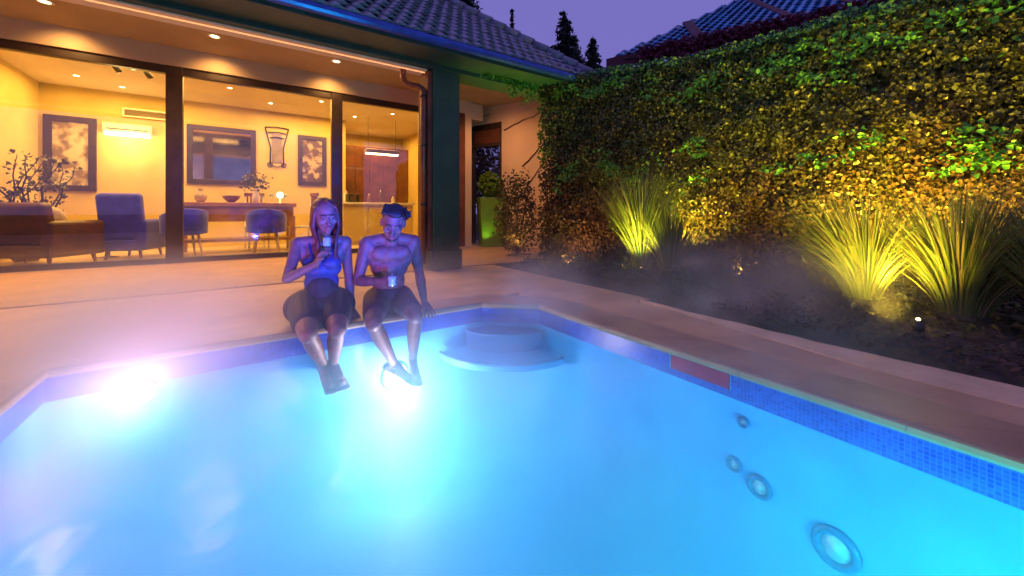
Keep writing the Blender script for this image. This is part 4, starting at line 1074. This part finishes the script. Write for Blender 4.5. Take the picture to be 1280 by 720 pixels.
for h0, k_, a_ in ((hipR, kR, aR), (hipL, kL, aL)):
    m_ = h0.lerp(k_, .4); b.cap(h0, m_, .112, .092); b.cap(m_, k_, .092, .056); b.sph(k_ + Vector((0, -.012, .004)), (.048, .046, .046))
    m_ = k_.lerp(a_, .32) + Vector((0, .018, 0)); b.cap(k_, m_, .048, .053); b.cap(m_, a_, .053, .028)
foot(b, aR, aR + Vector((.03, -.15, -.06))); foot(b, aL, aL + Vector((.05, -.14, -.06)))
hc = pw(.012, -.105, .765); Fh = frame_m(Vector((.05, -.95, -.22)), (0, 0, 1)) @ Matrix.Rotation(R(5), 3, 'Y')
b.cap(pw(0, -.045, .58), hc + Fh @ Vector((0, -.025, -.05)), .046, .045)
P_ = head_parts(b, hc, Fh, 1.03, True)
hand(b, wrR, Vector((.35, -.30, .85)), Vector((.75, -.5, 0)), Vector((-.4, -.6, .2)), .65, .95)
hand(b, wrL, Vector((.10, -.60, -.42)), Vector((0, -.2, -1)), Vector((-1, 0, 0)), .12, .93, .5)
skin_obj('body', b, M['skinf'], wom, .0045, 3)
face_bits(wom, P_, Fh, 1.03)
# hair: cap and long strands over back and both shoulders
h_ = MB(); s = 1.03
HE(h_, P_, Fh, (0, -.030, .048), (.086, .090, .084), s); HE(h_, P_, Fh, (0, -.055, -.01), (.084, .062, .10), s)
for k in range(44):
    a = random.uniform(-1, 1); sd = 1 if a > 0 else -1; a = abs(a)
    h_.cap(P_(sd * .006, .045 - .10 * a, .116 - .01 * a), P_(sd * (.062 + .012 * a), .048 - .09 * a, .068), .011, .011, 8); h_.cap(P_(sd * (.062 + .012 * a), .048 - .09 * a, .068), P_(sd * .083, .022 - .07 * a, -.01), .011, .010, 8)
for k in range(70):
    a = random.uniform(-1, 1) * 1.0; ang_ = math.pi * 1.5 + a * 2.05   # around the back and sides
    r_ = .082; x = math.cos(ang_) * r_; y = math.sin(ang_) * r_ - .012
    p0 = P_(x * .9, y, .03); side = 1 if x > 0 else -1
    L_ = random.uniform(.24, .36) if abs(a) > .4 else random.uniform(.26, .34)
    pts = [P_(x * .35, y * .35, .11), p0, P_(x * 1.08, y * 1.05, -.06)]
    end = Vector((pts[2].x + (x * .35), pts[2].y - (0.035 if y > -.02 else -.05), pts[2].z - .10)); pts.append(end)
    pts.append(end + Vector((random.uniform(-.015, .015), -.01 if y > -.02 else .02, -(L_ - .15))))
    for i in range(4): h_.cap(pts[i], pts[i + 1], (.016, .016, .014, .012)[i], (.016, .014, .012, .006)[i], 8)
skin_obj('hair', h_, M['hairf'], wom, .005, 1)
# dress: skirt part and navy bodice
dr_ = MB(); g = .013
dr_.sph(tw[0], (.168 + g, .130 + g, .105 + g), Tw)
for q, (h0, k0) in ((-1, (hipR, kR)), (1, (hipL, kL))):
    dr_.sph(h0 + ax * q * .035 + Vector((0, .01, -.01)), (.098 + g, .112 + g, .10 + g), Tw)
    dr_.cap(h0, h0.lerp(k0, .40), .112 + g, .092 + g); dr_.cap(h0.lerp(k0, .4), h0.lerp(k0, .62), .092 + g, .080 + g)
dr_.cap(hipR.lerp(kR, .3), hipL.lerp(kL, .3), .09, .09); dr_.cap(pw(0, -.02, .2), pw(0, -.02, .27), .12, .108)
skin_obj('skirt', dr_, M['dress'], wom, .006, 3)
bo = MB(); g = .009
bo.sph(tw[1], (.108 + g, .082 + g, .115), Tw); bo.sph(tw[2] + Vector((0, 0, -.01)), (.125 + g, .092 + g, .085), Tw)
for q in (-1, 1):
    bo.sph(pw(0, -.03, .440) + ax * q * .062 + fw * .072, (.055 + g, .048 + g, .052), Tw)
    bo.cap(pw(0, -.03, .48) + ax * q * .062 + fw * .100, pw(0, -.03, .59) + ax * q * .085 + fw * .035, .010, .008, 8)
    bo.cap(pw(0, -.03, .59) + ax * q * .085 + fw * .035, pw(0, -.03, .60) + ax * q * .085 - fw * .03, .010, .009, 8)
skin_obj('bodice', bo, M['bodice'], wom, .005, 3)
tumbler('small tumbler raised to the lips of the auburn haired person', pw(-.004, -.262, .560), .085, .030, (.1, .25, .95))

# ------------------------------------------------------------------ steam over the water
sm = MB().box((-2.4, -.1, -.09), (4.2, 4.7, .78)).obj('steam', bpy.data.materials.new('steam')); tag(sm, kind='stuff')
t, N, L = nt(sm.data.materials[0]); o = N.new('ShaderNodeOutputMaterial'); v = N.new('ShaderNodeVolumePrincipled')
v.inputs['Color'].default_value = (.86, .88, 1, 1); v.inputs['Anisotropy'].default_value = .25
g = N.new('ShaderNodeNewGeometry'); s = N.new('ShaderNodeSeparateXYZ'); L.new(g.outputs['Position'], s.inputs[0])
nz = N.new('ShaderNodeTexNoise'); nz.inputs['Scale'].default_value = 1.9; nz.inputs['Detail'].default_value = 2; nz.inputs['Distortion'].default_value = .6; L.new(g.outputs['Position'], nz.inputs['Vector'])
mr = N.new('ShaderNodeMapRange'); mr.inputs[1].default_value = .42; mr.inputs[2].default_value = .72; L.new(nz.outputs['Fac'], mr.inputs[0])
def fall(sock, a, b):
    m_ = N.new('ShaderNodeMapRange'); m_.interpolation_type = 'SMOOTHSTEP'; m_.inputs[1].default_value = a; m_.inputs[2].default_value = b; L.new(sock, m_.inputs[0]); return m_.outputs[0]
def mul(a, b):
    m_ = N.new('ShaderNodeMath'); m_.operation = 'MULTIPLY'
    if isinstance(a, float): m_.inputs[0].default_value = a
    else: L.new(a, m_.inputs[0])
    L.new(b, m_.inputs[1]); return m_.outputs[0]
dd = mr.outputs[0]
for f in (fall(s.outputs[2], .75, .0), fall(s.outputs[0], -2.3, -.9), fall(s.outputs[0], 4.1, 2.6), fall(s.outputs[1], 4.6, 3.2), fall(s.outputs[1], 0.0, 1.2)): dd = mul(dd, f)
gl = N.new('ShaderNodeVectorMath'); gl.operation = 'DISTANCE'; gl.inputs[1].default_value = (-.45, 2.75, .1); L.new(g.outputs['Position'], gl.inputs[0])
ga = N.new('ShaderNodeMath'); ga.operation = 'MULTIPLY_ADD'; ga.inputs[1].default_value = 4.2; L.new(fall(gl.outputs['Value'], .8, .0), ga.inputs[0]); L.new(dd, ga.inputs[2])
gl2 = N.new('ShaderNodeVectorMath'); gl2.operation = 'DISTANCE'; gl2.inputs[1].default_value = (3.2, 1.5, .05); L.new(g.outputs['Position'], gl2.inputs[0])
nb_ = N.new('ShaderNodeMapRange'); nb_.inputs[1].default_value = .35; nb_.inputs[2].default_value = .7; L.new(nz.outputs['Fac'], nb_.inputs[0])
gb = N.new('ShaderNodeMath'); gb.operation = 'MULTIPLY_ADD'; gb.inputs[1].default_value = 2.2; L.new(mul(fall(gl2.outputs['Value'], 1.25, .0), nb_.outputs[0]), gb.inputs[0]); L.new(ga.outputs[0], gb.inputs[2])
gp_ = N.new('ShaderNodeVectorMath'); gp_.operation = 'DISTANCE'; gp_.inputs[1].default_value = (.75, 2.6, .3); L.new(g.outputs['Position'], gp_.inputs[0])
th_ = N.new('ShaderNodeMapRange'); th_.interpolation_type = 'SMOOTHSTEP'; th_.inputs[1].default_value = .3; th_.inputs[2].default_value = 1.1; th_.inputs[3].default_value = .25; L.new(gp_.outputs['Value'], th_.inputs[0])
dd = mul(.55, mul(th_.outputs[0], mul(fall(s.outputs[2], .76, .25), gb.outputs[0]))); L.new(dd, v.inputs['Density']); L.new(v.outputs[0], o.inputs['Volume'])

# ------------------------------------------------------------------ lights
WARM = (1, .54, .11)
light('room_light', 'AREA', (-1.6, 9.3, 3.15), 88, WARM, 2.6, (-1.6, 9.3, 0), size_y=2.2)
light('room_light', 'AREA', (1.4, 9.4, 3.15), 88, WARM, 2.6, (1.4, 9.4, 0), size_y=2.2)
light('kitchen_light', 'AREA', (3.0, 11.4, 3.1), 34, WARM, 1.2, (3.0, 11.4, 0))
light('wall_heater_light', 'POINT', (-2.0, 10.45, 2.15), 12, (1, .66, .24), .08)
for x in (-5.2, -3.6, -2.0, -.4, 1.2):
    light('patio_downlight', 'SPOT', (x, 6.9, 3.28), 75 if x > 1 else 90 if x > -1 else 170, (1, .50, .16), .05, (x, 5.8, 0), 160, 1)
    light('patio_wash', 'SPOT', (x, 7.35, 3.27), 16, (1, .50, .14), .05, (x, 7.75, 2.5), 130, 1)
light('side_wall_light', 'SPOT', (3.6, 6.6, 3.2), 60, (1, .44, .17), .08, (4.9, 7.2, .8), 120, 1)
light('shrub_uplight', 'SPOT', (3.75, 5.4, .1), 10, (1, .5, .12), .03, (4.4, 6.2, 1.2), 90, 1)
YEL = (1, .66, .05)
light('garden_uplight', 'SPOT', (3.50, 2.84, .14), 75, (1, .85, .06), .04, (4.45, 3.1, 1.5), 75, .9)
light('garden_uplight', 'SPOT', (3.20, .62, .14), 110, YEL, .04, (4.7, 1.1, 1.3), 85, .9)
light('garden_uplight', 'SPOT', (4.36, 2.80, .35), 150, (1, .84, .06), .05, (4.90, 3.0, 1.2), 130, 1)
light('garden_uplight', 'SPOT', (4.62, .95, .40), 330, YEL, .05, (5.25, 1.1, 1.35), 140, 1)
light('garden_uplight', 'SPOT', (4.75, .10, .40), 120, YEL, .05, (5.4, .1, 1.2), 140, 1)
light('garden_uplight', 'SPOT', (4.00, .70, .16), 45, YEL, .05, (4.1, .72, 2), 120, 1)
light('garden_uplight', 'SPOT', (4.20, 1.95, .15), 16, (1, .48, .10), .05, (4.95, 1.9, 1.4), 140, 1)
light('garden_uplight', 'SPOT', (3.55, 3.9, .12), 26, (1, .42, .12), .05, (4.25, 4.0, 1.0), 140, 1)
light('creeper_uplight', 'SPOT', (3.35, 4.62, .85), 60, (.62, 1, .04), .05, (3.40, 4.80, 2.8), 75, 1)
light('planter_uplight', 'SPOT', (4.3, 7.3, .1), 3, (.75, 1, .15), .03, (4.62, 7.62, 1.3), 90, 1)
# underwater lamps
light('pool_light', 'POINT', (-.50, 2.74, -.19), 6.5, (1, .68, .90), .05)
light('pool_light', 'POINT', (.93, 2.68, -.52), 20, (1, .84, 1), .08)
light('pool_light', 'SPOT', (.2, -2.0, -.13), 1500, (.035, .05, 1), .05, (.55, 3.1, .56), 17, 1)
light('pool_light', 'SPOT', (1.3, -2.0, -.13), 2600, (.03, .07, 1), .05, (.72, 3.1, .60), 17, 1)
light('pool_light', 'SPOT', (-.74, 1.5, -.13), 60, (1, .10, .35), .04, (.6, 3.1, .50), 60, 1)  # added lamp, gives the people a pink rim from the left
light('pool_light', 'POINT', (1.25, -.7, -.60), 70, (.0, 1, 1), .12)
light('pool_light', 'POINT', (-.45, -1.0, -.5), 34, (.60, .46, 1), .12)

# ------------------------------------------------------------------ world
w = bpy.data.worlds.new('World'); scene.world = w; w.use_nodes = True; N = w.node_tree.nodes; L = w.node_tree.links; N.clear()
o = N.new('ShaderNodeOutputWorld'); bg = N.new('ShaderNodeBackground'); sk = N.new('ShaderNodeTexSky'); sk.sky_type = 'NISHITA'; sk.sun_disc = False
sk.sun_elevation = R(1.0); sk.sun_rotation = R(150); sk.ozone_density = 4; sk.dust_density = 1
mx = N.new('ShaderNodeMix'); mx.data_type = 'RGBA'; mx.inputs['Factor'].default_value = .80      # dusk: a violet overcast veil over the clear sky
mx.inputs['B'].default_value = (.100, .082, .27, 1)
sc = N.new('ShaderNodeVectorMath'); sc.operation = 'SCALE'; sc.inputs['Scale'].default_value = .15
L.new(sk.outputs[0], sc.inputs[0]); L.new(sc.outputs[0], mx.inputs['A']); L.new(mx.outputs['Result'], bg.inputs[0]); bg.inputs[1].default_value = 1.0; L.new(bg.outputs[0], o.inputs[0])
sn = light('sun', 'SUN', (0, 0, 30), .02, (1, .8, .9)); sn.data.angle = R(.5)
sn.rotation_euler = (R(89), 0, R(180 - 150))

# ------------------------------------------------------------------ camera
cam = bpy.data.cameras.new('camera'); co_ = bpy.data.objects.new('camera', cam); col.objects.link(co_)
cam.sensor_width = 36; cam.lens = 36 * 480 / 1280; cam.shift_y = -(360 - 265) / 1280; cam.clip_end = 600; cam.clip_start = .02
co_.location = (0, 0, .8); co_.rotation_euler = (R(90), 0, -math.atan2(.5655, .8247))
scene.camera = co_
scene.view_settings.view_transform = 'Standard'; scene.view_settings.look = 'None'; scene.view_settings.gamma = 1; scene.view_settings.exposure = 1.2
scene.render.engine = 'CYCLES'
scene.cycles.volume_bounces = 1; scene.cycles.transparent_max_bounces = 16
scene.cycles.volume_step_rate = 2.0; scene.cycles.volume_max_steps = 128
